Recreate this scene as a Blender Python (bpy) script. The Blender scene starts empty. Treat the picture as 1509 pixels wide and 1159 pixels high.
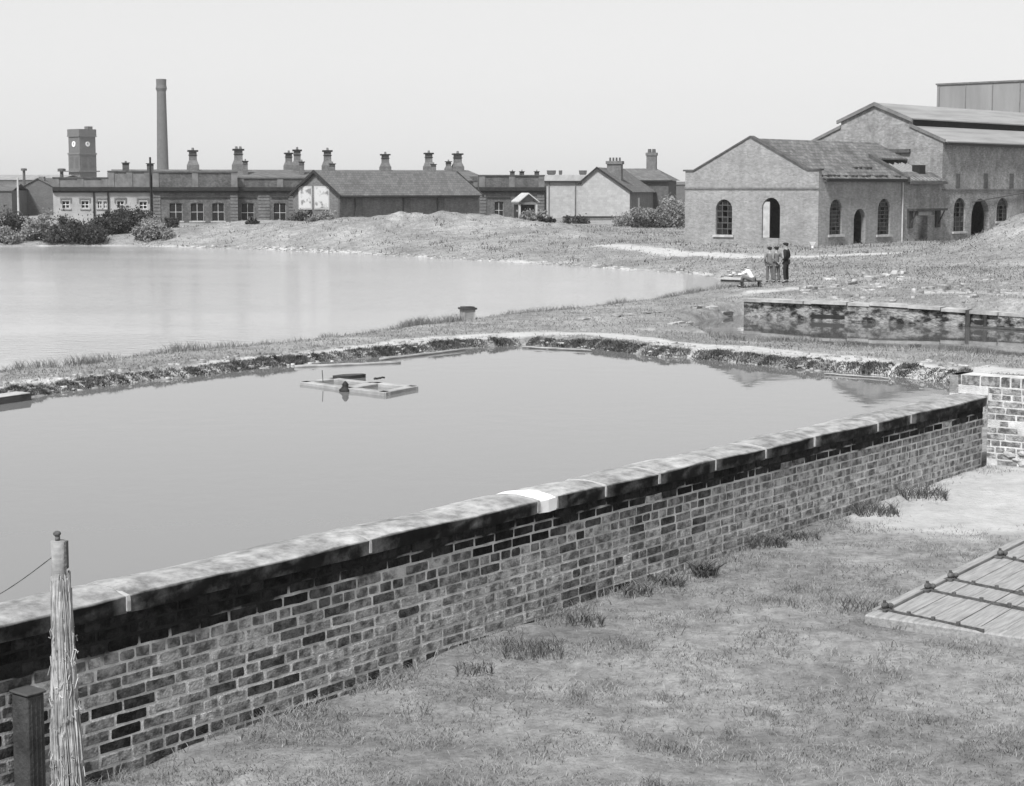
import bpy, bmesh, math, random
import numpy as np
from mathutils import Vector, Matrix
random.seed(7); RNG = np.random.default_rng(7)
PI = math.pi
sc = bpy.context.scene; COL = sc.collection

# ------------------------------------------------------------------ camera
F = 2600.0; W0, H0 = 1509.0, 1159.0; CX, CY = 754.5, 531.0; HZ = 278.0
CAMZ = 5.0; PITCH = math.atan((CY-HZ)/F)
cp, sp = math.cos(PITCH), math.sin(PITCH)
def ray(px, py):
    u = -(py-CY)/F
    return ((px-CX)/F, cp+sp*u, -sp+cp*u)
def P(px, py, z):
    """world point at height z seen at photo pixel px,py (used to take measurements)"""
    d = ray(px, py); t = (z-CAMZ)/d[2]
    return (d[0]*t, d[1]*t, z)
def PY(px, py, Y):
    d = ray(px, py); t = Y/d[1]
    return (d[0]*t, Y, CAMZ+d[2]*t)
cam_d = bpy.data.cameras.new('camera'); cam = bpy.data.objects.new('camera', cam_d); COL.objects.link(cam)
cam.location = (0, 0, CAMZ); cam.rotation_euler = (PI/2-PITCH, 0, 0)
cam_d.sensor_fit = 'HORIZONTAL'; cam_d.sensor_width = 36.0; cam_d.lens = 36.0*F/W0
cam_d.shift_y = -(H0/2-CY)/W0
cam_d.clip_start = 0.1; cam_d.clip_end = 20000
sc.camera = cam

# ------------------------------------------------------------------ materials
def nodes(m):
    m.use_nodes = True; nt = m.node_tree
    b = nt.nodes.get('Principled BSDF')
    return nt, b
def g3(v): return (v, v, v, 1)
def mat(name, lo, hi, scale=3.0, rough=0.9, bump=0.0, bscale=30.0, detail=6, attr=None, stretch=None, spec=0.3, c0=0.35, c1=0.65, bdist=0.02):
    m = bpy.data.materials.new(name); nt, b = nodes(m); N = nt.nodes; L = nt.links
    tc = N.new('ShaderNodeTexCoord'); vec = tc.outputs['Object']
    if stretch:
        mp = N.new('ShaderNodeMapping'); mp.inputs['Scale'].default_value = stretch
        L.new(vec, mp.inputs['Vector']); vec = mp.outputs['Vector']
    n = N.new('ShaderNodeTexNoise'); n.inputs['Scale'].default_value = scale; n.inputs['Detail'].default_value = detail
    n.inputs['Roughness'].default_value = 0.62
    L.new(vec, n.inputs['Vector'])
    r = N.new('ShaderNodeMapRange'); r.inputs['From Min'].default_value = c0; r.inputs['From Max'].default_value = c1
    r.inputs['To Min'].default_value = lo; r.inputs['To Max'].default_value = hi
    L.new(n.outputs['Fac'], r.inputs['Value']); out = r.outputs['Result']
    if attr:
        a = N.new('ShaderNodeAttribute'); a.attribute_name = attr
        mu = N.new('ShaderNodeMath'); mu.operation = 'MULTIPLY'
        L.new(out, mu.inputs[0]); L.new(a.outputs['Fac'], mu.inputs[1]); out = mu.outputs[0]
    L.new(out, b.inputs['Base Color'])
    b.inputs['Roughness'].default_value = rough; b.inputs['Specular IOR Level'].default_value = spec
    if bump:
        n2 = N.new('ShaderNodeTexNoise'); n2.inputs['Scale'].default_value = bscale; n2.inputs['Detail'].default_value = 5
        L.new(vec, n2.inputs['Vector'])
        bp = N.new('ShaderNodeBump'); bp.inputs['Strength'].default_value = bump; bp.inputs['Distance'].default_value = bdist
        L.new(n2.outputs['Fac'], bp.inputs['Height']); L.new(bp.outputs['Normal'], b.inputs['Normal'])
    return m

def brickmat(name, lo, hi, mortar, bw=0.235, bh=0.076, patch=0.5):
    """far brickwork: fine courses in object space plus large weathering patches"""
    m = bpy.data.materials.new(name); nt, b = nodes(m); N = nt.nodes; L = nt.links
    tc = N.new('ShaderNodeTexCoord'); sx = N.new('ShaderNodeSeparateXYZ'); L.new(tc.outputs['Object'], sx.inputs[0])
    ad = N.new('ShaderNodeMath'); ad.operation = 'ADD'; L.new(sx.outputs[0], ad.inputs[0]); L.new(sx.outputs[1], ad.inputs[1])
    cb = N.new('ShaderNodeCombineXYZ'); L.new(ad.outputs[0], cb.inputs[0]); L.new(sx.outputs[2], cb.inputs[1])
    br = N.new('ShaderNodeTexBrick'); br.inputs['Scale'].default_value = 1.0
    br.inputs['Brick Width'].default_value = bw; br.inputs['Row Height'].default_value = bh
    br.inputs['Mortar Size'].default_value = 0.006; br.inputs['Mortar Smooth'].default_value = 0.2
    br.inputs['Color1'].default_value = g3(lo); br.inputs['Color2'].default_value = g3(hi); br.inputs['Mortar'].default_value = g3(mortar)
    L.new(cb.outputs[0], br.inputs['Vector'])
    n = N.new('ShaderNodeTexNoise'); n.inputs['Scale'].default_value = 0.8; n.inputs['Detail'].default_value = 12; n.inputs['Roughness'].default_value = 0.75
    L.new(tc.outputs['Object'], n.inputs['Vector'])
    r = N.new('ShaderNodeMapRange'); r.inputs['From Min'].default_value = .3; r.inputs['From Max'].default_value = .7
    r.inputs['To Min'].default_value = 1-patch*.5; r.inputs['To Max'].default_value = 1+patch*.5
    L.new(n.outputs['Fac'], r.inputs['Value'])
    # streaks of weather down the wall
    mp = N.new('ShaderNodeMapping'); mp.inputs['Scale'].default_value = (1.6, .16, 1); L.new(cb.outputs[0], mp.inputs['Vector'])
    n3 = N.new('ShaderNodeTexNoise'); n3.inputs['Scale'].default_value = 1.0; n3.inputs['Detail'].default_value = 5; L.new(mp.outputs[0], n3.inputs['Vector'])
    r3 = N.new('ShaderNodeMapRange'); r3.inputs['From Min'].default_value = .35; r3.inputs['From Max'].default_value = .65
    r3.inputs['To Min'].default_value = 1-patch*.16; r3.inputs['To Max'].default_value = 1+patch*.12
    L.new(n3.outputs['Fac'], r3.inputs['Value'])
    mm = N.new('ShaderNodeMath'); mm.operation = 'MULTIPLY'; L.new(r.outputs[0], mm.inputs[0]); L.new(r3.outputs[0], mm.inputs[1])
    n5 = N.new('ShaderNodeTexNoise'); n5.inputs['Scale'].default_value = 4.6; n5.inputs['Detail'].default_value = 10; n5.inputs['Roughness'].default_value = .8; L.new(tc.outputs['Object'], n5.inputs['Vector'])
    r5 = N.new('ShaderNodeMapRange'); r5.inputs['From Min'].default_value = .36; r5.inputs['From Max'].default_value = .64; r5.inputs['To Min'].default_value = 1-patch*.42; r5.inputs['To Max'].default_value = 1+patch*.38
    L.new(n5.outputs['Fac'], r5.inputs['Value']); m5 = N.new('ShaderNodeMath'); m5.operation = 'MULTIPLY'; L.new(mm.outputs[0], m5.inputs[0]); L.new(r5.outputs[0], m5.inputs[1]); mm = m5
    mx = N.new('ShaderNodeVectorMath'); mx.operation = 'SCALE'
    L.new(br.outputs['Color'], mx.inputs[0]); L.new(mm.outputs[0], mx.inputs['Scale'])
    L.new(mx.outputs[0], b.inputs['Base Color'])
    b.inputs['Roughness'].default_value = .95; b.inputs['Specular IOR Level'].default_value = .15
    bp = N.new('ShaderNodeBump'); bp.inputs['Strength'].default_value = .5; bp.inputs['Distance'].default_value = .01
    L.new(br.outputs['Fac'], bp.inputs['Height']); bp.invert = True; L.new(bp.outputs['Normal'], b.inputs['Normal'])
    return m

def slatemat(name, lo, hi, row=0.22, wd=0.35, patch=.4):
    m = brickmat(name, lo, hi, lo*.55, wd, row, patch)
    for n in m.node_tree.nodes:
        if n.type == 'TEX_BRICK': n.inputs['Mortar Size'].default_value = .012
    return m

M = {}
M['brick_a'] = mat('brick', .42, 1.42, 13, .95, .7, 60, attr='tone', spec=.15, c0=.40, c1=.60)
M['mortar'] = mat('mortar', .40, .64, 6, .98, .6, 80, spec=.1)
M['coping_top'] = mat('coping_stone_soot', .16, .34, 5, .9, .5, 40, spec=.2)
M['gable_brick'] = brickmat('pump_house_brick', .21, .29, .35, patch=.45)
M['mill_brick'] = brickmat('weathered_mill_brick', .19, .28, .34, patch=.68)
M['dark_brick'] = brickmat('sooty_brick', .075, .11, .13)
M['mid_brick'] = brickmat('brown_brick', .12, .17, .19)
M['tower_brick'] = brickmat('far_brick', .10, .14, .15, patch=.35)
M['render'] = mat('pale_painted_wall', .30, .42, .7, .9, spec=.2)
M['whitebrick'] = brickmat('whitewashed_brick', .33, .40, .29, .5, .30, patch=.22)
M['parapet'] = mat('parapet_stone', .12, .20, 1.2, .9)
M['cornice'] = mat('sooty_cornice', .018, .035, 2, .9)
M['slate'] = slatemat('slate_roof', .11, .16)
M['slate_old'] = slatemat('mossy_slate_roof', .11, .17, patch=.9)
M['tin'] = mat('pale_sheet_roof', .20, .31, .5, .6, stretch=(3, .3, 1), spec=.4)
M['clad'] = mat('cladding_sheets', .20, .26, .6, .7, stretch=(1, 1, .2))
M['stone'] = mat('pale_stone', .30, .45, 2.5, .9, .4, 20)
M['stone_d'] = mat('dark_stone', .05, .10, 2.5, .9, .4, 20)
M['black'] = mat('blackened_metal', .012, .025, 5, .7)
M['iron'] = mat('rusty_iron', .05, .12, 25, .8, .6, 60)
M['frame'] = mat('window_paint', .35, .5, 2, .7)
M['frame_d'] = mat('dirty_glazing_bar', .05, .10, 2, .8)
M['wood'] = mat('grey_wood', .22, .38, 3, .85, .5, 40, stretch=(1, 12, 12))
M['wood_d'] = mat('dark_wood', .03, .07, 4, .85, .5, 40)
M['raft'] = mat('bleached_raft_timber', .22, .38, 2, .85, .3, 30)
M['white'] = mat('white_paint', .72, .85, 3, .7)
M['net'] = mat('net_cord', .24, .46, 14, .95, attr='tone')
M['skin'] = mat('skin', .33, .40, 8, .6)
M['c_dark'] = mat('dark_cloth', .014, .025, 12, .95)
M['c_mid'] = mat('tweed_cloth', .09, .13, 14, .95)
M['c_mid2'] = mat('grey_cloth', .15, .20, 14, .95)
M['c_white'] = mat('white_cotton', .75, .84, 12, .9)
M['c_trs'] = mat('trouser_cloth', .09, .13, 14, .95)
gl = bpy.data.materials.new('dirty_window_glass'); nt, b = nodes(gl)
b.inputs['Base Color'].default_value = g3(.02); b.inputs['Roughness'].default_value = .3; b.inputs['Specular IOR Level'].default_value = .12; M['glass'] = gl

def mat_poster():
    m = bpy.data.materials.new('poster_paper'); nt, b = nodes(m); N = nt.nodes; L = nt.links
    tc = N.new('ShaderNodeTexCoord'); n = N.new('ShaderNodeTexNoise'); n.inputs['Scale'].default_value = 1.3; n.inputs['Detail'].default_value = 4
    L.new(tc.outputs['Object'], n.inputs['Vector'])
    r = N.new('ShaderNodeMapRange'); r.inputs['From Min'].default_value = .4; r.inputs['From Max'].default_value = .5
    r.inputs['To Min'].default_value = .18; r.inputs['To Max'].default_value = .48; L.new(n.outputs['Fac'], r.inputs['Value'])
    L.new(r.outputs[0], b.inputs['Base Color']); b.inputs['Roughness'].default_value = .8
    return m
M['poster'] = mat_poster()

def leafmat(name, lo, hi):
    m = bpy.data.materials.new(name); nt, b = nodes(m); N = nt.nodes; L = nt.links
    a = N.new('ShaderNodeAttribute'); a.attribute_name = 'tone'
    r = N.new('ShaderNodeMapRange'); r.inputs['To Min'].default_value = lo; r.inputs['To Max'].default_value = hi
    L.new(a.outputs['Fac'], r.inputs['Value']); L.new(r.outputs[0], b.inputs['Base Color'])
    b.inputs['Roughness'].default_value = .75; b.inputs['Specular IOR Level'].default_value = .2
    tr = N.new('ShaderNodeBsdfTranslucent'); L.new(r.outputs[0], tr.inputs['Color'])
    ms = N.new('ShaderNodeMixShader'); ms.inputs[0].default_value = .3
    L.new(b.outputs[0], ms.inputs[1]); L.new(tr.outputs[0], ms.inputs[2])
    L.new(ms.outputs[0], N['Material Output'].inputs['Surface'])
    return m
M['grass'] = leafmat('grass_blades', .13, .38)
M['weeds'] = leafmat('dark_weeds', .03, .20)
M['leaf_light'] = leafmat('pale_leaves', .14, .42)
M['leaf_dark'] = leafmat('dark_leaves', .025, .12)

# ------------------------------------------------------------------ object helpers
def tag(o, label=None, cat=None, group=None, kind=None):
    if label: o['label'] = label
    if cat: o['category'] = cat
    if group: o['group'] = group
    if kind: o['kind'] = kind
    return o
def empty(name, loc=(0, 0, 0), rz=0, label=None, cat=None, group=None):
    o = bpy.data.objects.new(name, None); COL.objects.link(o); o.location = loc; o.rotation_euler = (0, 0, rz)
    return tag(o, label, cat, group)
def link(name, me, m, parent=None):
    o = bpy.data.objects.new(name, me); COL.objects.link(o)
    if m is not None: me.materials.append(m if not isinstance(m, str) else M[m])
    if parent: o.parent = parent
    return o
def fin(name, bm, m, parent=None, smooth=False):
    bmesh.ops.recalc_face_normals(bm, faces=bm.faces)
    me = bpy.data.meshes.new(name); bm.to_mesh(me); bm.free()
    if smooth:
        for p in me.polygons: p.use_smooth = True
    return link(name, me, m, parent)
def NB(): return bmesh.new()
def box(bm, x0, x1, y0, y1, z0, z1):
    v = [bm.verts.new(p) for p in ((x0,y0,z0),(x1,y0,z0),(x1,y1,z0),(x0,y1,z0),(x0,y0,z1),(x1,y0,z1),(x1,y1,z1),(x0,y1,z1))]
    for f in ((3,2,1,0),(4,5,6,7),(0,1,5,4),(1,2,6,5),(2,3,7,6),(3,0,4,7)): bm.faces.new([v[i] for i in f])
    return v
def frustum(bm, x, y, z0, z1, w0, d0, w1, d1):
    v = [bm.verts.new(p) for p in ((x-w0,y-d0,z0),(x+w0,y-d0,z0),(x+w0,y+d0,z0),(x-w0,y+d0,z0),(x-w1,y-d1,z1),(x+w1,y-d1,z1),(x+w1,y+d1,z1),(x-w1,y+d1,z1))]
    for f in ((3,2,1,0),(4,5,6,7),(0,1,5,4),(1,2,6,5),(2,3,7,6),(3,0,4,7)): bm.faces.new([v[i] for i in f])
def slab(bm, pts, th, axis=None):
    """thick sheet: polygon pts plus its offset along -normal (or given vector)"""
    P3 = [Vector(p) for p in pts]
    n = axis and Vector(axis) or -(P3[1]-P3[0]).cross(P3[2]-P3[0]).normalized()
    a = [bm.verts.new(p) for p in P3]; b_ = [bm.verts.new(p+n*th) for p in P3]
    bm.faces.new(a); bm.faces.new(b_[::-1]); k = len(a)
    for i in range(k): bm.faces.new([a[i], b_[i], b_[(i+1)%k], a[(i+1)%k]])
def tube(bm, pts, r, seg=8, r2=None, caps=True):
    pts = [Vector(p) for p in pts]; n = len(pts); rings = []
    for i, p in enumerate(pts):
        t = (pts[min(i+1, n-1)]-pts[max(i-1, 0)]).normalized()
        a = t.orthogonal().normalized() if i == 0 else (a-t*a.dot(t)).normalized()
        b_ = t.cross(a); rr = r if r2 is None else r+(r2-r)*i/(n-1)
        if isinstance(r, (list, tuple)): rr = r[i]
        rings.append([bm.verts.new(p+(a*math.cos(2*PI*k/seg)+b_*math.sin(2*PI*k/seg))*rr) for k in range(seg)])
    for i in range(n-1):
        for k in range(seg): bm.faces.new([rings[i][k], rings[i][(k+1)%seg], rings[i+1][(k+1)%seg], rings[i+1][k]])
    if caps: bm.faces.new(rings[0][::-1]); bm.faces.new(rings[-1])
def ball(bm, c, r, sx=1, sy=1, sz=1, sub=2):
    mtx = Matrix.Translation(c) @ Matrix.Diagonal((sx, sy, sz, 1))
    bmesh.ops.create_icosphere(bm, subdivisions=sub, radius=r, matrix=mtx)
def arch(x0, x1, z0, z1, seg=10, rise=1.0):
    r = (x1-x0)/2; c = (x0+x1)/2; zs = z1-r*rise
    return [(x0, z0), (x1, z0)]+[(c+r*math.cos(a), zs+r*rise*math.sin(a)) for a in [PI*k/seg for k in range(seg+1)]]
def rect(x0, x1, z0, z1): return [(x0, z0), (x1, z0), (x1, z1), (x0, z1)]
def panel(bm, frame, outline, holes, th):
    """wall with real openings. frame = (origin, u, inward normal)"""
    O, u, n = map(Vector, frame); edges = []
    for loop in [outline]+list(holes):
        vs = [bm.verts.new(O+u*a+Vector((0, 0, z))) for a, z in loop]
        edges += [bm.edges.new((vs[i], vs[(i+1) % len(vs)])) for i in range(len(vs))]
    r = bmesh.ops.triangle_fill(bm, edges=edges, use_beauty=True, use_dissolve=False)
    fs = [g for g in r['geom'] if isinstance(g, bmesh.types.BMFace)]
    e = bmesh.ops.extrude_face_region(bm, geom=fs)
    bmesh.ops.translate(bm, verts=[g for g in e['geom'] if isinstance(g, bmesh.types.BMVert)], vec=n*th)
def fbox(bm, frame, a0, a1, z0, z1, d0, d1):
    """box given in a facade's own axes: along a, up z, inward depth d"""
    O, u, n = map(Vector, frame)
    v = [bm.verts.new(O+u*a+n*d+Vector((0, 0, z))) for a, d, z in ((a0,d0,z0),(a1,d0,z0),(a1,d1,z0),(a0,d1,z0),(a0,d0,z1),(a1,d0,z1),(a1,d1,z1),(a0,d1,z1))]
    for f in ((3,2,1,0),(4,5,6,7),(0,1,5,4),(1,2,6,5),(2,3,7,6),(3,0,4,7)): bm.faces.new([v[i] for i in f])

class Bld:
    """a thing with its own axes; pixel measurements are taken on its own wall planes"""
    def __init__(s, name, label, cat, loc, rz, group=None):
        s.r = empty(name, loc, rz, label, cat, group); s.loc = loc; s.rz = rz
        c, n = math.cos(-rz), math.sin(-rz)
        dx, dy = -loc[0], -loc[1]
        s.co = (c*dx-n*dy, n*dx+c*dy, CAMZ-loc[2]); s.c = c; s.n = n
    def at(s, px, py, axis, v):
        d = ray(px, py); dl = (s.c*d[0]-s.n*d[1], s.n*d[0]+s.c*d[1], d[2])
        k = 0 if axis == 'x' else 1
        t = (v-s.co[k])/dl[k]
        return tuple(s.co[i]+dl[i]*t for i in range(3))
    def fx(s, px, y=0.0, py=HZ): return s.at(px, py, 'y', y)[0]
    def fz(s, px, py, y=0.0): return s.at(px, py, 'y', y)[2]
    def sy(s, px, x, py=HZ): return s.at(px, py, 'x', x)[1]
    def sz(s, px, py, x): return s.at(px, py, 'x', x)[2]

def window(bld, frame, loop, bars=(3, 5), sill=True, fm='frame_d', glass=True, depth=.14, name='window', surround=None, broken=0):
    xs = [p[0] for p in loop]; zs = [p[1] for p in loop]; x0, x1, z0, z1 = min(xs), max(xs), min(zs), max(zs)
    bm = NB(); t = .03
    def inside(x, z):
        c = (x0+x1)/2; r = (x1-x0)/2; s = z1-r
        return z <= s or len(loop) < 6 or (x-c)**2+(z-s)**2 <= r*r
    for i in range(bars[0]+1):
        x = x0+(x1-x0)*i/bars[0]; c = (x0+x1)/2; r = (x1-x0)/2
        zt = z1 if len(loop) < 6 else z1-r+math.sqrt(max(0, r*r-(x-c)**2))
        if zt > z0: fbox(bm, frame, max(x0, x-t), min(x1, x+t), z0, zt-.004, depth, depth+.05)
    for j in range(bars[1]+1):
        z = z0+(z1-z0)*j/bars[1]
        c = (x0+x1)/2; r = (x1-x0)/2
        hw = r if (len(loop) < 6 or z <= z1-r) else math.sqrt(max(0, r*r-(z-z1+r)**2))
        if hw > .08: fbox(bm, frame, c-hw+.002, c+hw-.002, max(z0+.001, z-t), min(z1-.002, z+t), depth+.004, depth+.046)
    w = fin(name, bm, fm, bld.r)
    if glass:
        bm = NB(); O, u, n = map(Vector, frame)
        if broken:
            for i in range(bars[0]):
                for j in range(bars[1]):
                    if random.random() < broken: continue
                    a0 = x0+(x1-x0)*i/bars[0]; a1 = x0+(x1-x0)*(i+1)/bars[0]; b0 = z0+(z1-z0)*j/bars[1]; b1 = z0+(z1-z0)*(j+1)/bars[1]
                    if inside((a0+a1)/2, b1-.05): fbox(bm, frame, a0+t, a1-t, b0+t, b1-t, depth+.02, depth+.026)
        else:
            vs = [bm.verts.new(O+u*a+n*(depth+.025)+Vector((0, 0, z))) for a, z in loop]; bm.faces.new(vs)
        if len(bm.faces): fin('pane', bm, 'glass', w)
        else: bm.free()
    if sill:
        bm = NB(); fbox(bm, frame, x0-.18, x1+.18, z0-.16, z0-.002, -.12, .12); fin('sill', bm, 'stone' if sill is True else sill, w)
    return w

# ------------------------------------------------------------------ terrain
zc = 2.66
Wa = Vector(P(190, 873, zc)); Wb = Vector(P(1456, 583, zc)); dw = (Wb-Wa); WL = dw.length; dw /= WL
nw = Vector((-dw.y, dw.x, 0)); WR = math.atan2(dw.y, dw.x)
def wl(x, y, z=0): return Wa.xy.to_3d()*1.0+dw*x+nw*y+Vector((0, 0, z))
def p2(px, py, z=0, dy=0):
    q = P(px, py, z); return (q[0], q[1]+dy)
endw = Bld('brick_wall', None, None, (Wa.x, Wa.y, 0), WR)   # helper frame of the foreground wall; becomes the wall itself below
yl = endw.sy(1412, WL+.0, 560)                               # how far the end wall runs out into the pond
near_pond = [tuple(wl(-16, .25).xy), tuple(wl(WL+.2, .25).xy), tuple(wl(WL+.2, yl).xy), p2(1409, 567), p2(1307, 554), p2(1191, 546), p2(1130, 540), p2(1062, 533), p2(1009, 528),
    p2(964, 526), p2(920, 520), p2(872, 514), p2(772, 509), p2(683, 514), p2(600, 522), p2(510, 531), p2(431, 539), p2(370, 545), p2(311, 553), p2(232, 561), p2(132, 573), p2(66, 583), p2(0, 592), p2(-500, 650), (-40, 20), (-40, -10)]
far_pond = [p2(x, y, .30, .9) for x, y in ((-900, 640), (-300, 560), (0, 538), (66, 535), (132, 524), (199, 516), (298, 508), (398, 499), (500, 488), (600, 475), (709, 463), (799, 455), (882, 448), (1014, 434), (1092, 428))] + \
    [p2(x, y) for x, y in ((1094, 412), (1042, 408), (1020, 404), (930, 399), (850, 393), (760, 388), (700, 384), (600, 379), (500, 373), (400, 369), (300, 366), (200, 363), (100, 363), (0, 364), (-300, 365), (-1500, 366))]
basin = [p2(x, y) for x, y in ((1012, 479), (1050, 471), (1095, 463.5), (1196, 469.5), (1281, 473), (1425, 479), (1520, 485), (1800, 501))] + [p2(x, y, .30, .5) for x, y in ((1800, 545), (1509, 517), (1440, 511), (1373, 507), (1297, 503), (1214, 496), (1108, 493), (1060, 487))]
PONDS = [(near_pond, 1.1), (far_pond, 1.6), (basin, 1.3)]

def sdist(poly, X, Y):
    d = np.full(X.shape, 1e18); ins = np.zeros(X.shape, bool); n = len(poly)
    for i in range(n):
        x0, y0 = poly[i]; x1, y1 = poly[(i+1) % n]; ex, ey = x1-x0, y1-y0
        t = np.clip(((X-x0)*ex+(Y-y0)*ey)/(ex*ex+ey*ey), 0, 1)
        d = np.minimum(d, (X-x0-t*ex)**2+(Y-y0-t*ey)**2)
        c = ((y0 > Y) != (y1 > Y)); xi = x0+(Y-y0)/(y1-y0+1e-12)*ex
        ins ^= c & (X < xi)
    d = np.sqrt(d); return np.where(ins, -d, d)
def pline(pts, X, Y):
    d = np.full(X.shape, 1e18)
    for (x0, y0), (x1, y1) in zip(pts[:-1], pts[1:]):
        ex, ey = x1-x0, y1-y0; t = np.clip(((X-x0)*ex+(Y-y0)*ey)/(ex*ex+ey*ey), 0, 1)
        d = np.minimum(d, (X-x0-t*ex)**2+(Y-y0-t*ey)**2)
    return np.sqrt(d)
_w = [(random.uniform(0, 2*PI), random.uniform(0, 2*PI), random.uniform(.8, 1.25)) for _ in range(14)]
def noise(X, Y, wl_, seed=0):
    s = np.zeros(np.shape(X)); k = 2*PI/wl_
    for i in range(7):
        a, ph, f = _w[(i+seed) % 14]; a += seed*.7
        q = k*f*(X*math.cos(a)+Y*math.sin(a))
        s += np.sin(q+ph+1.7*np.sin(.53*k*f*(Y*math.cos(a)-X*math.sin(a))+ph*2))
    return s/7*1.6
ZD = 1.84
deckO = Vector(P(1292, 900, ZD+.02)); deckA = (Vector(P(1500, 798, ZD+.02))-deckO); deckA.normalize(); deckB = Vector((deckA.y, -deckA.x, 0))
def decklocal(X, Y): return (X-deckO.x)*deckA.x+(Y-deckO.y)*deckA.y, (X-deckO.x)*deckB.x+(Y-deckO.y)*deckB.y
CP = []
for px, py, z in ((400,1058,1.70),(800,1062,1.72),(1440,690,1.92),(1509,1100,1.76),(1509,800,1.88),(0,1150,1.66),(900,900,1.80),(1200,770,1.85),(1500,690,1.93),
        (0,550,.28),(150,538,.3),(300,520,.3),(500,500,.3),(640,487,.3),(900,475,.32),(1000,490,.32),(1100,502,.34),(1300,522,.38),(1400,535,.42),(1509,535,.5),(750,475,.3),(700,490,.3),(850,488,.3),(400,522,.3),(1200,515,.36),
        (900,455,.35),(1000,446,.4),(1090,440,.62),(1060,430,.55),(1158,417,.78),(1105,424,.7),(1030,438,.4),
        (1200,432,.85),(1350,425,1.0),(1509,440,1.05),(1350,400,1.05),(1200,390,.95),(1009,385,.85),(900,375,.9),(1509,522,.45),(1400,514,.4),(1250,503,.35),(1120,498,.32),
        (1009,357,1.3),(1205,362,1.3),(1400,362,1.35),(1509,362,1.4),(1100,372,1.15),(1300,372,1.2),
        (0,352,.9),(200,352,.9),(400,352,1.1),(600,350,1.2),(800,352,1.2),(850,335,1.3),(950,330,1.3)):
    q = P(px, py, z); CP.append((q[0], q[1], z))
for x, y, z in ((-60,210,1.1),(0,210,1.2),(60,210,1.4),(-60,400,1.2),(0,400,1.2),(80,400,1.2),(0,1500,1.),(10,-10,1.7),(-8,-5,1.6),(30,20,1.9),(30,40,1.2),(60,100,1.4),(-30,60,.5),(-25,38,.45)): CP.append((x, y, z))
def height(X, Y):
    X = np.asarray(X, float); Y = np.asarray(Y, float)
    num = np.zeros(X.shape); den = np.zeros(X.shape)
    for x, y, z in CP:
        d2 = (X-x)**2+(Y-y)**2; w = 1/(d2/(1+.0004*(x*x+y*y))+.05)**1.6; num += w*z; den += w
    z = num/den
    far = np.clip((Y-60)/60, 0, 1)
    z += noise(X, Y, 9, 1)*.05*far+noise(X, Y, 2.1, 3)*.02+noise(X, Y, .8, 5)*.010
    da, db = decklocal(X, Y); wd_ = np.clip(1.2-np.maximum(np.maximum(-.5-da, da-4.6), np.maximum(-.2-db, db-4))/1.0, 0, 1); z = z*(1-wd_)+wd_*(ZD+noise(X, Y, .5, 2)*.006)
    # grassy mound before the hall, and the spoil heap at the right
    z += 1.95*np.exp(-(np.abs(X+10)/12.5)**3-((Y-149)/6.5)**2)*(1+.16*noise(X, Y, 5, 2)+.09*noise(X, Y, 1.9, 4))
    z += .75*np.exp(-((X-3.5)/6)**2-((Y-142)/6.5)**2)*(1+.3*noise(X, Y, 4, 6))
    z += 1.35*np.exp(-((X+24)/10)**2-((Y-160)/5)**2)
    m = 4.1*np.exp(-((X-34)/7.5)**2-((Y-100)/7.5)**2)
    z += np.maximum(0, m-.25)*(1+.07*noise(X, Y, 3, 4))
    for poly, w in PONDS:
        d = sdist(poly, X, Y)
        edge = noise(X, Y, 1.3, 2)*.10+noise(X, Y, 3.1, 5)*.12
        d = np.where(d > -3, d+edge*np.clip((Y-22)/10, 0, 1)*(0 if poly is basin else 1), d)
        if poly is near_pond: ww = np.where(Y < 24, .05, .38)
        elif poly is far_pond: ww = np.where(Y > 100, 4.5, .7)
        else: ww = np.where(Y > 60, .3, 1.5)
        out = z*(1-np.exp(-np.maximum(d, 0)/ww))-.02
        z = np.where(d > 0, np.minimum(z, out), -.03-np.minimum(1.2, -d*.5))
    return z
def groundz(x, y): return float(height(np.array([x]), np.array([y]))[0])
def G(px, py, y0=6, y1=320):
    d = ray(px, py); Y = np.exp(np.linspace(math.log(y0), math.log(y1), 1500)); t = Y/d[1]
    X = d[0]*t; Z = CAMZ+d[2]*t; h = height(X, Y); k = np.nonzero(Z <= np.maximum(h, 0))[0]
    k = k[0] if len(k) else len(Y)-1
    return (float(X[k]), float(Y[k]), float(h[k]))

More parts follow.
